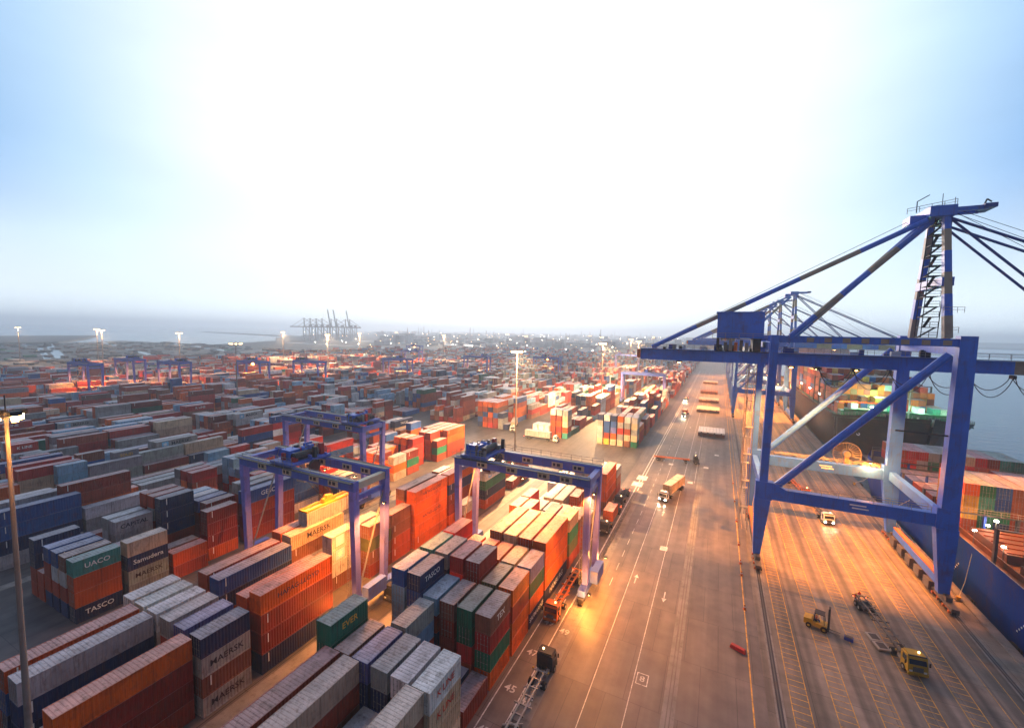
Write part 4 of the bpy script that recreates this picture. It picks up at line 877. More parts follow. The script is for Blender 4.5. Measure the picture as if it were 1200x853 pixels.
# near ship: lies along the quay from behind the camera; its end shows before the black one
s1 = empty('container_ship', (46.6, 30, 0), 'near blue hulled container ship lying along the quay at the right edge', 'ship')
def hs(b): o = b.build(b.nm, s1); o.location = (-46.6, -30, 0); return o
b = MB(); b.nm = 'hull'; xl, xr = 46.6, 80.5
secs = []
for y, f_ in ((-60, 1), (150, 1), (172, .97), (184, .9), (192, .74)):
    cx = (xl+xr)/2; hw = (xr-xl)/2*f_; hb = hw*(1 if f_ > .96 else .8)
    secs.append([(cx+hw, y, 8.7), (cx+hw, y, 2), (cx+hb*.98, y, -4.2), (cx-hb*.98, y, -4.2), (cx-hw, y, 2), (cx-hw, y, 8.7)])
loft(b, secs, 'hull1'); b.faces(secs[-1], [(0, 1, 2, 3, 4, 5)], 'hull1'); hs(b)
b = MB(); b.nm = 'deck'; b.box((xl+.1, -60, 7.0), (xr-.1, 176, 7.2), 'deck'); b.box((62-14, 176, 7.0), (62+15, 190, 7.2), 'deck'); hs(b)
b = MB(); b.nm = 'bulwark_rail'
b.rail((xl+.15, 40, 7.2), (xl+.15, 180, 7.2), 'pipe', h=1.5, step=2.0, r=.07); b.box((xl+2.7, 55, 7.2), (xl+2.9, 180, 8.3), 'deck'); hs(b)
for k, (ya, yb) in enumerate(((60, 74), (76, 90), (93, 106), (110, 123))):
    b = MB(); b.nm = 'hatch_cover'
    for j in range(3): b.box((xl+4+j*9.6, ya, 7.2), (xl+13.3+j*9.6, yb, 8.9+.1*(k % 2)), 'deck')
    for j in range(3):
        for u in range(5): b.box((xl+4.2+j*9.6, ya+.6+u*2.6, 8.9+.1*(k % 2)), (xl+13.1+j*9.6, ya+.75+u*2.6, 9.1+.1*(k % 2)), 'boot')
    hs(b)
for ya in (75, 91.3, 107.6, 123.6, 138.3, 151.8, 164.3, 178.3):
    b = MB(); b.nm = 'lashing_bridge'; hgt = 7 if ya < 120 else 4.5
    for j in range(7): b.box((xl+1.2+j*5, ya, 7.2), (xl+1.6+j*5, ya+.7, 7.2+hgt), 'bluedk' if j % 2 else 'steel')
    b.box((xl+1.2, ya, 7.0+hgt), (xl+31.6, ya+.7, 7.2+hgt), 'steel'); b.rail((xl+1.2, ya+.1, 7.2+hgt), (xl+31.6, ya+.1, 7.2+hgt), 'pipe', step=2.4, r=.05); hs(b)
dl = MB(); dl.nm = 'deck_lamp'
for lx, ly, m_ in ((49.2, 118, 'wlamp'), (50.5, 111, 'wlamp'), (53, 122.5, 'wlamp'), (61, 122, 'wlamp')):
    dl = MB(); dl.nm = 'deck_lamp'; dl.tube((lx, ly, 7.2), (lx, ly, 9.9), .07, 'pipe', 5); dl.box((lx-.25, ly-.2, 9.9), (lx+.25, ly+.2, 10.1), m_); o = hs(dl)
    point(o, (lx, ly, 9.7), 90, (1, .9, .75), .2)
dl = MB(); dl.nm = 'deck_lamp'; dl.tube((54, 122, 7.2), (54, 122, 11.2), .07, 'pipe', 5); dl.box((53.75, 121.8, 11.2), (54.25, 122.2, 11.5), 'wlamp'); o = hs(dl); point(o, (54, 121.6, 11.2), 260, (1, .85, .45), .2)
for k, yy in enumerate((70, 95, 116)):
    dm = MB(); dm.nm = 'draught_mark'; 
    for j in range(4): dm.box((46.55, yy+j*.5, 3-j*.6), (46.59, yy+.3+j*.5, 3.25-j*.6), 'letW')
    hs(dm)
for k, (ya_, yb_) in enumerate(((84, 96), (106, 112), (150, 142), (175, 168))):
    b = MB(); b.nm = 'mooring_line'; b.path([(43.0, ya_, .7), (44.6, ya_*.6+yb_*.4, 2.6), (46.7, yb_, 7.4)], .06, 'cream'); hs(b)
for k in range(9):
    b = MB(); b.box((44.9, 66+k*14, -3.4), (45.9, 68+k*14, -.3), 'rubber'); b.box((45.9, 65.8+k*14, -3.2), (46.1, 68.2+k*14, -.4), 'dark'); o = b.build('quay_fender'); tag(o, f'black rubber fender on the quay wall, {ORD[k+1]} from the bottom right', 'fender', 'rubber fenders along the quay wall')
# far ship: black, bow towards us, flared
s2 = empty('container_ship', (47, 198, 0), 'far black hulled container ship with green foredeck, bow towards the camera', 'ship')
def h2(b): o = b.build(b.nm, s2); o.location = (-47, -198, 0); return o
b = MB(); b.nm = 'hull'; cx = 69; secs = []
for y, ft, fb, zt_ in ((197.5, .02, .02, 20.6), (200, .22, .02, 20.2), (205, .50, .03, 19.3), (212, .74, .10, 18.2), (222, .93, .42, 16.2), (236, 1, .80, 14.4), (255, 1, .98, 14), (420, 1, 1, 14), (440, .95, .7, 14)):
    hw = 22*ft; hb = 22*fb; mid = hb+(hw-hb)*.35; yo = max(0, 209-y)*.0
    ys = lambda f_: y+(9 if y < 206 else (5 if y < 215 else 0))*(1-f_)
    secs.append([(cx+hw, ys(1), zt_), (cx+mid, ys(.5), 6), (cx+hb, ys(.1), -1), (cx+hb*.9, ys(0), -4.3), (cx-hb*.9, ys(0), -4.3), (cx-hb, ys(.1), -1), (cx-mid, ys(.5), 6), (cx-hw, ys(1), zt_)])
loft(b, secs, 'hull2'); b.faces(secs[-1], [tuple(range(8))], 'hull2'); hull2 = h2(b)
for p in hull2.data.polygons: p.use_smooth = True
b = MB(); b.nm = 'foredeck'; vs_ = [(s[0][0], s[0][1], s[0][2]-1.1) for s in secs[:6]]+[(s[7][0], s[7][1], s[7][2]-1.1) for s in reversed(secs[:6])]
b.faces(vs_, [tuple(range(12))], 'green'); h2(b)
b = MB(); b.nm = 'deck'; b.box((47.4, 236, 13.0), (90.6, 436, 13.2), 'deck'); b.box((50, 231, 13.2), (88, 340, 14.1), 'green'); h2(b)
b = MB(); b.nm = 'bulwark_rail'
for i in range(5):
    for k in (0, 7): b.rail(secs[i][k], secs[i+1][k], 'pipe', h=1.1, step=1.6, r=.07)
b.rail((47.2, 236, 14), (47.2, 420, 14), 'pipe', h=1.1, step=3, r=.07); h2(b)
b = MB(); b.nm = 'breakwater'; b.box((54, 226, 14.6), (84, 226.5, 18.6), 'green'); b.faces([(54, 226, 14.6), (50.5, 229, 14.6), (50.5, 229, 17.8), (54, 226, 18.6)], [(0, 1, 2, 3)], 'green'); h2(b)
b = MB(); b.nm = 'windlass'
for xx in (62, 75): b.tube((xx-1.6, 214, 18), (xx+1.6, 214, 18), .9, 'dark', 12); b.box((xx-2, 213, 16.6), (xx+2, 216, 17.6), 'green')
for xx, yy in ((66, 206), (72, 206), (58, 216), (80, 216), (69, 210)): b.tube((xx, yy, 16.8), (xx, yy, 19.4), .35, 'white', 8)
h2(b)
b = MB(); b.nm = 'foremast'; b.tube((69, 219, 15.5), (69, 219, 29), .3, 'white', 8, r2=.15); b.box((66.5, 218.8, 25), (71.5, 219.2, 25.3), 'white'); h2(b)
b = MB(); b.nm = 'anchor'; b.box((62.2, 208.3, 10.5), (63.4, 208.9, 13.5), 'dark'); b.box((61.5, 208.3, 10.2), (64.1, 208.9, 10.9), 'dark'); h2(b)
o = lettering(s2, 'S', 4.2, Vector((54.2-47, 221.0-198, 9.5)), ((.55, -.83, 0), (0, 0, 1), (-.83, -.55, 0)), 'letW')
b = MB(); b.nm = 'ladder'
for xx in (48.0, 48.9): b.tube((xx, 229.6, 2), (xx-.6, 229, 14), .12, 'pipe', 5)
h2(b)
for lx, ly, lz in ((60, 229, 19.4), (76, 229, 19.4), (66, 246, 21.4)):
    dl = MB(); dl.nm = 'deck_lamp'; dl.box((lx-.4, ly-.3, lz), (lx+.4, ly+.3, lz+.4), 'glamp'); o = h2(dl); point(o, (lx, ly-1, lz+1.2), 9000, (.45, 1, .55), .3)
b = MB(); b.nm = 'lashing_bridge'
for j in range(12):
    for yy in (257.3, 270.4, 283.5): b.box((48.4+j*3.6, yy, 13.2), (48.9+j*3.6, yy+.6, 27), 'steel')
for yy in (257.3, 270.4, 283.5):
    for zz in (18, 22.5, 27): b.box((48.4, yy, zz), (88.5, yy+.6, zz+.3), 'steel')
h2(b)
b = MB(); b.nm = 'accommodation'; b.box((50, 398, 13.2), (88, 408, 44), 'white'); b.box((46, 398, 44), (92, 406, 47), 'white'); b.box((46, 397.9, 45), (92, 398, 46.2), 'glass'); h2(b)
for k in range(4):
    dl = MB(); dl.nm = 'deck_lamp'; x_, y_ = 47.3, 262+k*26; dl.tube((x_, y_, 14), (x_, y_, 20), .1, 'pipe', 5); dl.box((x_-.3, y_-.3, 20), (x_+.3, y_+.3, 20.3), 'wlamp'); h2(dl)

# ------------------------------------------------------------------ vehicles
def wheelset(par, x, y, r=.5, w_=.55, twin=False):
    for sx in (-1, 1):
        b = MB(); xx = sx*x; b.tube((xx-w_/2, y, r), (xx+w_/2, y, r), r, 'rubber', 14); b.tube((xx-w_/2-.01, y, r), (xx+w_/2+.01, y, r), r*.5, 'pipe', 8); b.build('wheel', par)
def truck(x, y, rz, label, cabc='white', chas='dark', L_=13.0, group='tractor trucks working on the terminal', light=0, small=False):
    """origin at the front bumper, +Y is backwards along the trailer; the cab looks to -Y"""
    root = empty('terminal_truck', (x, y, 0), label, 'truck', group, rz)
    b = MB(); b.prism([(0, .55), (2.0, .55), (2.05, 2.75), (.45, 2.85), (.12, 1.75)], -1.2, 1.2, cabc, axis='x'); b.box((-1.0, .5, 2.85), (1.0, 1.9, 3.0), cabc) ; cb = b.build('cab', root)
    g_ = MB(); g_.faces([(-1.05, .10, 1.78), (1.05, .10, 1.78), (1.0, .41, 2.68), (-1.0, .41, 2.68)], [(0, 1, 2, 3)], 'glass'); g_.build('windscreen', cb)
    for sx in (-1, 1):
        g_ = MB(); g_.box((sx*1.2-.012, .55, 1.75), (sx*1.2+.012, 1.55, 2.6), 'glass'); g_.build('side_window', cb)
        g_ = MB(); g_.box((sx*.85-.18, -.04, .75), (sx*.85+.18, .02, .98), 'wlamp' if light else 'white'); hl = g_.build('headlight', cb)
        if light: point(hl, (sx*.85, -.15, .9), light, (1, .80, .5), .12, 'headlight_beam', spot=((0, -1, -.12), 75))
        g_ = MB(); g_.box((sx*1.45-.1, .2, 1.7), (sx*1.45+.1, .3, 2.3), 'dark'); g_.build('mirror', cb)
    g_ = MB(); g_.box((-.62, -.03, .8), (.62, .0, 1.5), 'dark'); [g_.box((-.6, -.05, .86+q_*.13), (.6, -.03, .9+q_*.13), 'pipe') for q_ in range(5)]; g_.build('grille', cb)
    g_ = MB(); g_.tube((.5, 1.2, 3.0), (.5, 1.2, 3.18), .12, 'sodfar', 8); g_.build('beacon', cb)
    g_ = MB(); g_.box((-1.1, .35, 2.84), (1.1, .55, 2.98), 'dark'); g_.build('sun_visor', cb)
    g_ = MB(); g_.box((-1.22, -.15, .35), (1.22, .1, .72), 'dark' if cabc == 'white' else cabc); g_.build('bumper', cb)
    b = MB()
    for sx in (-.42, .42): b.box((sx-.09, .6, .85), (sx+.09, 5.6, 1.1), 'dark')
    b.box((-.9, 2.2, .6), (-.45, 3.4, 1.1), 'pipe'); b.build('truck_frame', root)
    wheelset(root, 1.0, 1.2); wheelset(root, .92, 4.6, w_=.62)
    if L_:
        b = MB(); y0 = 3.2
        for sx in (-.5, .5): b.box((sx-.10, y0, 1.2), (sx+.10, y0+L_, 1.5), chas)
        for k in range(9): yy = y0+.1+k*(L_-.3)/8; b.box((-1.22 if k in (0, 4, 8) else -.8, yy, 1.28), (1.22 if k in (0, 4, 8) else .8, yy+.2, 1.46), chas)
        for k in (2, 6): b.beam((-1.1, y0+k*L_/8-.6, 1.4), (1.1, y0+k*L_/8+.6, 1.4), .12, .12, chas)
        for sx in (-1.15, 1.15):
            for yy in (y0+.1, y0+L_-.3): b.box((sx-.1, yy, 1.46), (sx+.1, yy+.2, 1.6), 'yellow')
        b.box((-.9, y0+L_-4, .7), (.9, y0+L_-1, 1.1), 'dark'); ch = b.build('trailer_chassis', root)
        for k in (1.4, 2.7): wheelset(root, .92, y0+L_-k, w_=.62)
        for sx in (-1, 1): t_ = MB(); t_.box((sx*.9-.15, y0+L_, 1.0), (sx*.9+.15, y0+L_+.05, 1.2), 'tail'); t_.build('tail_light', root)
    return root
def load(x, y, z, rz, L_, c, label, h=2.591, txt=None):
    key = (L_, h)
    if key not in CM: CM[key] = cont_meshes(*key)
    me = CM[key]; root = empty('shipping_container', (x, y, z), label, 'container', 'containers carried on trucks', rz); col = (*PAL[c], 1)
    for k, nm in enumerate(('body', 'roof', 'door', 'door')):
        o = bpy.data.objects.new(nm, me[k]); C.objects.link(o); o.parent = root; o.color = col
        if k > 1: g_ = bpy.data.objects.new('lock_bars', me[k+2]); C.objects.link(g_); g_.parent = o; g_.color = col
    if txt: lettering(root, txt, 1.1, Vector((W20/2+.004, L_/2, h*.5)), PX, 'letW')
    return root
# headed towards the camera (cab at -Y)
def at_tr(x, y, rz, off): c_, s_ = math.cos(rz), math.sin(rz); return x-off*s_, y+off*c_
def carry(x, y, rz, L_, c, label, off=3.5, txt=None): a_, b__ = at_tr(x, y, rz, off); return load(a_, b__, 1.62, rz, L_, c, label, txt=txt)
truck(-12.6, 128, rad(-14), 'white truck with two cream containers driving up the quay road', light=400)
carry(-12.6, 128, rad(-14), T2, 'c', 'front cream container on the white truck in mid road')
carry(-12.6, 128, rad(-14), T2, 'c', 'rear cream container on the white truck in mid road', off=9.9)
truck(-16.6, 266, rad(-3), 'small white truck with orange box further up the quay road', light=500); carry(-16.6, 266, rad(-3), T2, 'o', 'orange container on the small truck up the quay road')
truck(-4.6, 173.5, rad(98), 'dark cab truck with long orange chassis crossing the road', cabc='dark', chas='orange')
truck(-20.2, 56.2, rad(180), 'dark truck at the bottom of the road, roof pale, chassis empty', cabc='dark', chas='pipe', L_=12.4)
truck(-23.0, 100, rad(0), 'truck with orange box in the lane beside the yard crane', cabc='dark'); carry(-23.0, 101, 0, T2, 'O', 'bright orange container on truck in the lane beside the yard crane')
truck(-23.2, 118, rad(0), 'dark truck waiting behind the orange box truck', cabc='dark', L_=9)
truck(-23.3, 64.5, rad(0), 'empty orange chassis truck beside the tall orange stack', cabc='orange', chas='orange', L_=12.6)
truck(-45.4, 76, rad(0), 'empty chassis truck between the crane left legs and yellow lit roofs', cabc='orange', chas='orange', L_=12.4)
truck(-50.8, 56, rad(0), 'dark truck carrying a grey box in the lane left of the roadside block', cabc='dark', L_=12); carry(-50.8, 56, 0, T2, 'h', 'grey container on the dark truck left of the roadside block')
truck(-76.5, 36.4, rad(180), 'cream cab truck in the lane behind the white roofed row', cabc='cream', L_=7); carry(-76.5, 36.4, rad(180), T2, 'r', 'red container with white letters on the cream cab truck', txt='COSCO')
truck(-48.2, 17.5, 0, 'truck hidden low in the dark lane at the bottom left', cabc='orange', chas='orange') if False else None
truck(28.4, 78.4, rad(8), 'yellow cab truck with empty skeletal chassis on the apron', cabc='yellow', chas='steel', L_=15)
truck(28.2, 133, rad(8), 'white cab truck with lights on coming under the gantry crane', cabc='white', chas='steel', L_=13, light=350)
truck(26.0, 152, rad(8), 'orange chassis truck following under the gantry crane', cabc='orange', chas='orange', L_=13)
truck(-20.0, 330, rad(0), 'tiny truck with headlights at the far end of the road', light=1200)
truck(-88, 183, rad(20), 'pale truck parked on the cross lane below the bright mast', cabc='white'); carry(-88, 183, rad(20), T4, 'c', 'cream container on the pale truck by the cross lane')
truck(-62, 176, rad(90), 'white truck waiting in front of the white reefer stack', cabc='white'); carry(-62, 176, rad(90), T4, 'g', 'pale grey container on the white truck before the reefer stack')
load(-70.9, 54.4, 10.47, 0, T4, 'g', 'grey long container hanging right under the yellow spreader')
# forklift
def forklift(x, y, rz):
    root = empty('forklift', (x, y, 0), 'yellow forklift with raised dark mast and dark load on its forks', 'forklift', rz=rz)
    b = MB(); b.prism([(-2.1, .5), (1.1, .5), (1.1, 1.15), (-.6, 1.15), (-1.0, 1.55), (-2.1, 1.45)], -.85, .85, 'yellow'); b.build('body', root)
    b = MB()
    for sx in (-.75, .75):
        for yy in (-.75, .75): b.tube((sx, yy, 1.15), (sx*.8, yy*.9, 2.75), .05, 'dark', 5)
    b.box((-.7, -.75, 2.72), (.7, .75, 2.82), 'dark'); b.box((-.75, -.35, 1.1), (-.3, .35, 1.5), 'dark'); b.build('overhead_guard', root)
    b = MB()
    for yy in (-.42, .42): b.box((1.15, yy-.09, .2), (1.4, yy+.09, 4.1), 'dark')
    for zz in (.5, 2.2, 4.0): b.box((1.2, -.42, zz), (1.36, .42, zz+.14), 'dark')
    b.build('mast', root)
    b = MB()
    for yy in (-.4, .4): b.box((1.4, yy-.08, .25), (2.9, yy+.08, .33), 'steel')
    b.build('forks', root)
    for xx, r in ((-1.35, .42), (.75, .5)):
        for yy in (-.8, .8): b = MB(); b.tube((xx, yy-.2, r), (xx, yy+.2, r), r, 'rubber', 14); b.tube((xx, yy-.21, r), (xx, yy+.21, r), r*.45, 'yellow', 8); b.build('wheel', root)
    return root
forklift(17.6, 84.4, rad(-16)); b = MB(); b.box((-.6, -.4, 0), (.6, .4, .5), 'bluedk'); b.box((-.5, -.3, .5), (.5, .3, .62), 'steel')
o = b.build('crate', loc=(21.4, 83.2, 0.012)); o.rotation_euler = (0, 0, rad(-16)); tag(o, 'small dark blue crate lying just ahead of the forklift', 'crate')
# people: one skinned body each
def person(x, y, rz, label, z=0, pose='stand', shirt='vest'):
    J = {'pel': (0, 0, .95), 'chest': (0, 0, 1.32), 'neck': (0, .0, 1.50), 'head': (0, -.02, 1.64), 'top': (0, -.02, 1.76),
         'ls': (-.19, 0, 1.44), 'le': (-.27, .02, 1.17), 'lw': (-.25, -.12, .95), 'rs': (.19, 0, 1.44), 're': (.28, .03, 1.17), 'rw': (.30, -.08, .94),
         'lh': (-.10, 0, .90), 'lk': (-.12, -.03, .50), 'la': (-.13, .03, .09), 'lt': (-.14, -.14, .04), 'rh': (.10, 0, .90), 'rk': (.13, -.10, .50), 'ra': (.14, .0, .09), 'rt': (.15, -.17, .04)}
    if pose == 'sit':
        J.update(lk=(-.14, -.42, .86), la=(-.14, -.50, .45), lt=(-.14, -.62, .42), rk=(.14, -.42, .86), ra=(.14, -.50, .45), rt=(.14, -.62, .42), lw=(-.18, -.36, 1.15), rw=(.18, -.36, 1.15))
    E_ = [('pel', 'chest'), ('chest', 'neck'), ('neck', 'head'), ('head', 'top'), ('chest', 'ls'), ('ls', 'le'), ('le', 'lw'), ('chest', 'rs'), ('rs', 're'), ('re', 'rw'), ('pel', 'lh'), ('lh', 'lk'), ('lk', 'la'), ('la', 'lt'), ('pel', 'rh'), ('rh', 'rk'), ('rk', 'ra'), ('ra', 'rt')]
    rads = dict(pel=.15, chest=.17, neck=.06, head=.105, top=.07, ls=.075, le=.05, lw=.035, rs=.075, re=.05, rw=.035, lh=.10, lk=.065, la=.045, lt=.04, rh=.10, rk=.065, ra=.045, rt=.04)
    names = list(J); me = bpy.data.meshes.new('person'); me.from_pydata([J[k] for k in names], [(names.index(a), names.index(b)) for a, b in E_], []); o = bpy.data.objects.new('person', me); C.objects.link(o)
    sk = o.modifiers.new('skin', 'SKIN'); o.modifiers.new('sub', 'SUBSURF').levels = 1
    o.modifiers['sub'].render_levels = 1
    for i, k in enumerate(names): v = me.skin_vertices[0].data[i]; v.radius = (rads[k], rads[k]*(.8 if k in ('pel', 'chest') else 1)); v.use_root = (i == 0)
    dg = bpy.context.evaluated_depsgraph_get(); m2 = bpy.data.meshes.new_from_object(o.evaluated_get(dg)); bpy.data.objects.remove(o)
    o = bpy.data.objects.new('person', m2); C.objects.link(o); m2.materials.clear()
    for k in (shirt, 'bluedk', 'skin'): m2.materials.append(MT[k])
    for p in m2.polygons:
        zc = p.center.z; p.material_index = 2 if zc > 1.52 else (0 if zc > .93 else 1); p.use_smooth = True
    o.location = (x, y, z); o.rotation_euler = (0, 0, rz); tag(o, label, 'person')
    hb = MB(); n_ = 8
    for i in range(3):
        a0, a1 = i/3*math.pi/2, (i+1)/3*math.pi/2; hb.tube((0, -.02, 1.68+.13*math.sin(a0)), (0, -.02, 1.68+.13*math.sin(a1)), .135*math.cos(a0), 'yellow', 10, r2=.135*math.cos(a1)+.001)
    hb.tube((0, -.04, 1.67), (0, -.04, 1.69), .17, 'yellow', 10); hb.build('helmet', o, smooth=True)
    vb = MB(); vb.box((-.20, -.155, 1.02), (.20, .155, 1.40), shirt); vb.box((-.205, -.16, 1.15), (.205, .16, 1.20), 'letW'); vb.build('safety_vest', o)
    return o
person(25.2, 96.2, rad(40), 'person in orange overall standing alone on the striped apron')
person(26.0, 97.2, rad(200), 'second person in dark clothes standing beside the one in orange', shirt='red')
person(17.2, 84.5, rad(74), 'person sitting at the wheel of the yellow forklift', z=.52, pose='sit')
# small things on the ground
def hatch_cover(x, y, w_, l_, label, m='white', n=4):
    root = empty('hatch_cover_stack', (x, y, 0), label, 'hatch covers', 'ship hatch covers set down on the quay road')
    for k in range(3):
        b = MB(); b.box((-w_/2, -l_/2, .25+k*.75), (w_/2, l_/2, .25+k*.75+.55), m if k == 2 else 'deck')
        for j in range(n): xx = -w_/2+(j+.5)*w_/n; b.box((xx-.25, -l_/2-.12, .1+k*.75), (xx+.25, -l_/2, .75+k*.75), 'steel')
        if k == 2:
            for j in range(n*2): xx = -w_/2+(j+.5)*w_/n/2; b.box((xx-.06, -l_/2+.3, .8+k*.75), (xx+.06, l_/2-.3, .9+k*.75), 'pipe')
        b.build('panel', root)
    b = MB()
    for sx in (-1, 1):
        for sy in (-1, 1): b.box((sx*w_*.4-.4, sy*l_*.35-.4, 0), (sx*w_*.4+.4, sy*l_*.35+.4, .25), 'concrete')
    b.build('support_block', root)
hatch_cover(-1.2, 229, 11.6, 13, 'nearest stack of pale ribbed hatch covers on the quay road')
hatch_cover(-4.2, 297, 13, 13, 'second stack of cream hatch covers up the quay road', 'cream')
hatch_cover(-4.6, 341, 13, 12, 'third stack of hatch covers, orange lit, up the quay road', 'cream')
hatch_cover(-5.4, 391, 13, 12, 'fourth stack of hatch covers, brownish, up the quay road', 'deck')
hatch_cover(-5.8, 470, 13, 12, 'furthest stack of hatch covers near the road end', 'cream')
def misc(nm, x, y, lab, cat, fn, rz=0, grp=None):
    b = MB(); fn(b); o = b.build(nm, loc=(x, y, .012)); o.rotation_euler = (0, 0, rz); tag(o, lab, cat, grp); return o
def barrier(b): b.prism([(-1.5, 0), (1.5, 0), (1.4, .3), (1.3, .75), (-1.3, .75), (-1.4, .3)], -.35, .35, 'red'); b.box((-1.2, -.36, .35), (1.2, .36, .5), 'boot')
misc('road_barrier', 5.1, 72.3, 'red plastic barrier lying beside the yellow line', 'barrier', barrier, rad(-22)).scale = (.78, .78, .78)
def pallet(b):
    for k in range(2):
        b.box((-.85, -2.1+k*2.1, .1), (.85, -.2+k*2.1, .4), 'pipe'); b.box((-.55, -1.8+k*2.1, .4), (.55, -.5+k*2.1, .44), 'dark')
    for sx in (-.9, .9): b.box((sx*.8-.1, -2.1, 0), (sx*.8+.1, 1.9, .1), 'steel')
misc('lashing_bin', 25.4, 84.6, 'pale flat lashing bin beside the yellow truck chassis', 'bin', pallet, rad(12))
def cone(b): b.box((-.28, -.28, 0), (.28, .28, .06), 'orange'); b.tube((0, 0, .06), (0, 0, .95), .24, 'orange', 10, r2=.06); b.tube((0, 0, .42), (0, 0, .60), .165, 'letW', 10, r2=.14)
for k, (yy, nm_) in enumerate(((84, 'first'), (96, 'second'), (101, 'third'), (110, 'fourth'), (124, 'fifth'), (139, 'sixth'), (156, 'seventh'))):
    misc('traffic_cone', 6.55, yy, f'orange traffic cone on the yellow line, {nm_} up from the red barrier', 'cone', cone, grp='traffic cones on the yellow line')
for k, yy in enumerate((84, 106, 124, 150, 175)):
    def boll(b): b.tube((0, 0, 0), (0, 0, .55), .28, 'yellow', 12, r2=.24); b.tube((0, 0, .55), (0, 0, .8), .42, 'yellow', 12, r2=.36); b.box((-.5, -.5, 0), (.5, .5, .06), 'dark')
    misc('bollard', 43.0, yy, f"yellow mooring bollard on the quay edge, {ORD[k+1]} from the bottom right", 'bollard', boll, grp='mooring bollards along the quay edge')
def gearpile(b):
    rg = random.Random(9)
    for k in range(14): b.box((rg.uniform(-1.2, .6), rg.uniform(-3, 3), .0), (rg.uniform(.7, 1.4), rg.uniform(3.0, 3.4) if False else rg.uniform(-3, 3)+.2, rg.uniform(.2, 1.3)), rg.choice(['orange', 'steel', 'dark']))

# ------------------------------------------------------------------ far shore: port, town, dykes
def far_crane(x, y, rz, raised, lab):
    root = empty('distant_crane', (x, y, 0), lab, 'crane', 'cranes of the port across the bay', rz); root.scale = (.72, .72, .95)
    b = MB()  # pale grey throughout, distance haze put into the paint
    for xx in (0, 32):
        for yy in (0, 26): b.box((xx-1.5, yy-1.5, 0), (xx+1.5, yy+1.5, 52), 'pipe')
        b.box((xx-1.5, 0, 18), (xx+1.5, 26, 21), 'pipe')
    b.box((0, -1, 18), (32, 1, 21), 'pipe'); b.beam((0, 0, 20), (32, 0, 50), 2, 2, 'pipe'); b.build('portal', root)
    b = MB(); b.box((-28, 10, 50), (36, 16, 55), 'pipe'); b.box((-4, 8, 55), (8, 18, 62), 'pipe')
    if raised: b.beam((36, 13, 52), (52, 13, 122), 4, 5, 'pipe')
    else: b.box((36, 10, 50), (104, 16, 54), 'pipe')
    b.build('boom', root)
    b = MB(); b.beam((32, 13, 50), (34, 13, 86), 4, 4, 'pipe'); b.tube((34, 13, 85), (-24, 13, 55), 1.0, 'pipe', 6)
    if not raised: b.tube((34, 13, 85), (96, 13, 54), .8, 'pipe', 6)
    b.build('mast', root)
for k, (d, ra) in enumerate(((0, 0), (1, 0), (2, 0), (3, 0), (4.6, 1), (5.6, 1), (7.2, 0), (8.0, 1))):
    ang = rad(-47.6+k*0)
    x = -1345+d*7; y = 1085+d*20
    far_crane(x, y, rad(205), ra, f"hazy {'raised' if ra else 'lowered'} boom crane across the bay, {ORD[k+1]} from the left")
b = MB(); rg = random.Random(21)
for k in range(900):
    a = rg.uniform(-44, -2); d = rg.uniform(1250, 5200); x = d*math.sin(rad(a)); y = d*math.cos(rad(a))
    s_ = rg.uniform(8, 34); hh = rg.choice((4, 6, 8, 9, 12, 14, 22))*rg.uniform(.7, 1.3); b.box((x, y, 0), (x+s_*rg.uniform(.6, 2), y+s_, hh), rg.choice(['town', 'town', 'white', 'steel', 'deck']))
for k in range(60):
    a = rg.uniform(-40, -6); d = rg.uniform(1500, 4200); x = d*math.sin(rad(a)); y = d*math.cos(rad(a)); b.tube((x, y, 0), (x, y, rg.uniform(30, 62)), 1.2, 'town', 6)
tag(b.build('far_town'), 'hazy far-off spread of low sheds, houses and chimneys behind the yard', 'town', kind='stuff')
b = MB(); rg = random.Random(22)
for k in range(230):
    a = rg.uniform(-52, -4); d = rg.uniform(700, 3600); x = d*math.sin(rad(a)); y = d*math.cos(rad(a)); r_ = .45+d/3600
    if x < -1250 and y < 1150: continue
    z_ = rg.uniform(6, 26); b.box((x-r_, y-r_*.3, z_), (x+r_, y+r_*.3, z_+r_*.9), 'sodfar' if rg.random() < .7 else 'wlamp')
tag(b.build('far_lights'), 'countless small lit lamps scattered over the far yard and town', 'lights', kind='stuff')
b = MB(); rg = random.Random(23)     # sheds, plant clumps and stored goods on the left flats
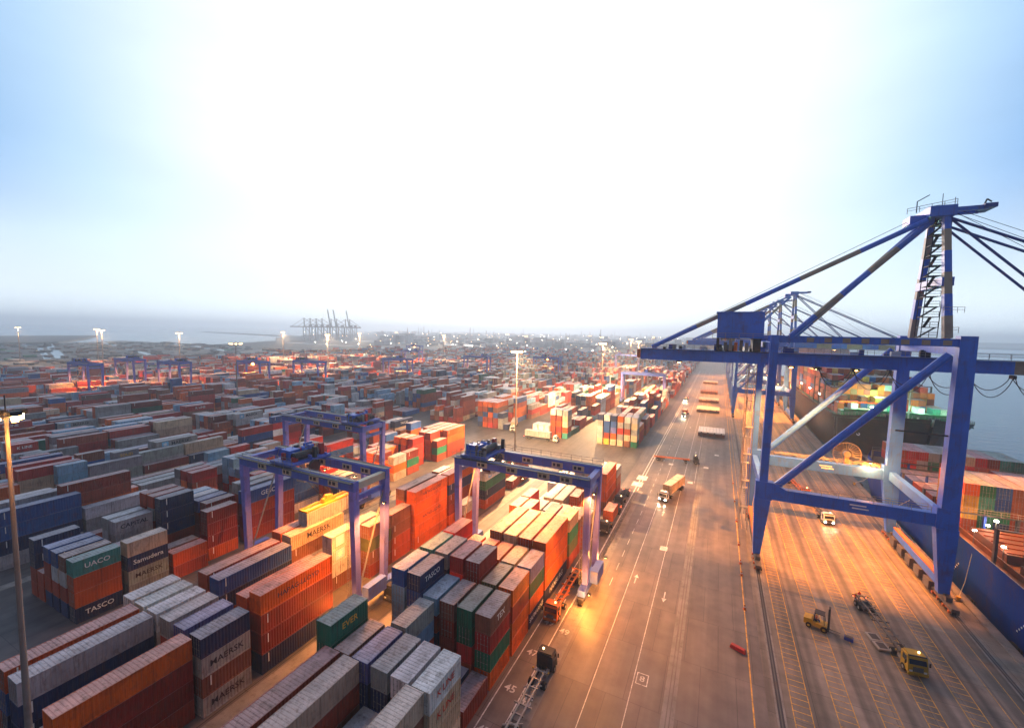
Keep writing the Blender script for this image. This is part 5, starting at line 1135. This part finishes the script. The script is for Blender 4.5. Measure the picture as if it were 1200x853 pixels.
for k in range(420):
    x = rg.uniform(-1350, -660); y = rg.uniform(150, 620); b.box((x, y, 0), (x+rg.uniform(4, 26), y+rg.uniform(3, 12), rg.uniform(.6, 3.4)), rg.choice(['mud', 'dark', 'deck', 'mud', 'green' if rg.random() < .1 else 'mud', 'town']))
tag(b.build('stored_goods'), 'low dark scatter of stored goods and scrub on the left flats', 'scatter', kind='stuff')
b = MB()
for x0, y0, x1, y1, wd in ((-1300, 610, -780, 480, 16), (-1420, 520, -720, 330, 9), (-1200, 880, -620, 800, 22), (-1350, 400, -800, 250, 12), (-1500, 1200, -700, 1150, 40), (-1150, 330, -720, 215, 7)):
    b.beam((x0, y0, .02), (x1, y1, .02), wd, .05, 'water')
tag(b.build('tidal_channel'), kind='structure')
for pts, nm in (([(-1375, 320), (-2050, 470), (-2110, 760), (-1760, 610), (-1420, 440)], 'a'), ([(-1500, 1330), (-3300, 1750), (-3300, 1800), (-1500, 1380)], 'b')):
    g = MB(); g.prism(pts, -4, 2.0, 'mud', axis='z'); tag(g.build('breakwater_spit'), kind='structure')
g = MB(); g.prism([(1100, 3400), (5200, 3000), (9000, 9000), (3000, 11500)], -4, 2.0, 'mud', axis='z'); tag(g.build('far_shore'), kind='structure')
g = MB(); g.prism([(1500, 5200), (7000, 4300), (7000, 4500), (1500, 5600)], -4, 26.0, 'mud', axis='z'); tag(g.build('far_shore_woods'), kind='structure')
far_ship = MB()
# ------------------------------------------------------------------ evening haze
m = bpy.data.materials.new('evening_haze'); m.use_nodes = True; t = m.node_tree; t.nodes.clear()
vo = t.nodes.new('ShaderNodeVolumePrincipled'); vo.inputs['Color'].default_value = (.78, .90, 1.0, 1); vo.inputs['Density'].default_value = .00034; vo.inputs['Anisotropy'].default_value = .5
ou = t.nodes.new('ShaderNodeOutputMaterial'); t.links.new(vo.outputs[0], ou.inputs['Volume']); MT['haze'] = m
b = MB(); b.box((-12100, -12100, -5.2), (12100, 12100, 126), 'haze'); o = b.build('haze'); o['kind'] = 'stuff'
print('objects', len(bpy.data.objects))
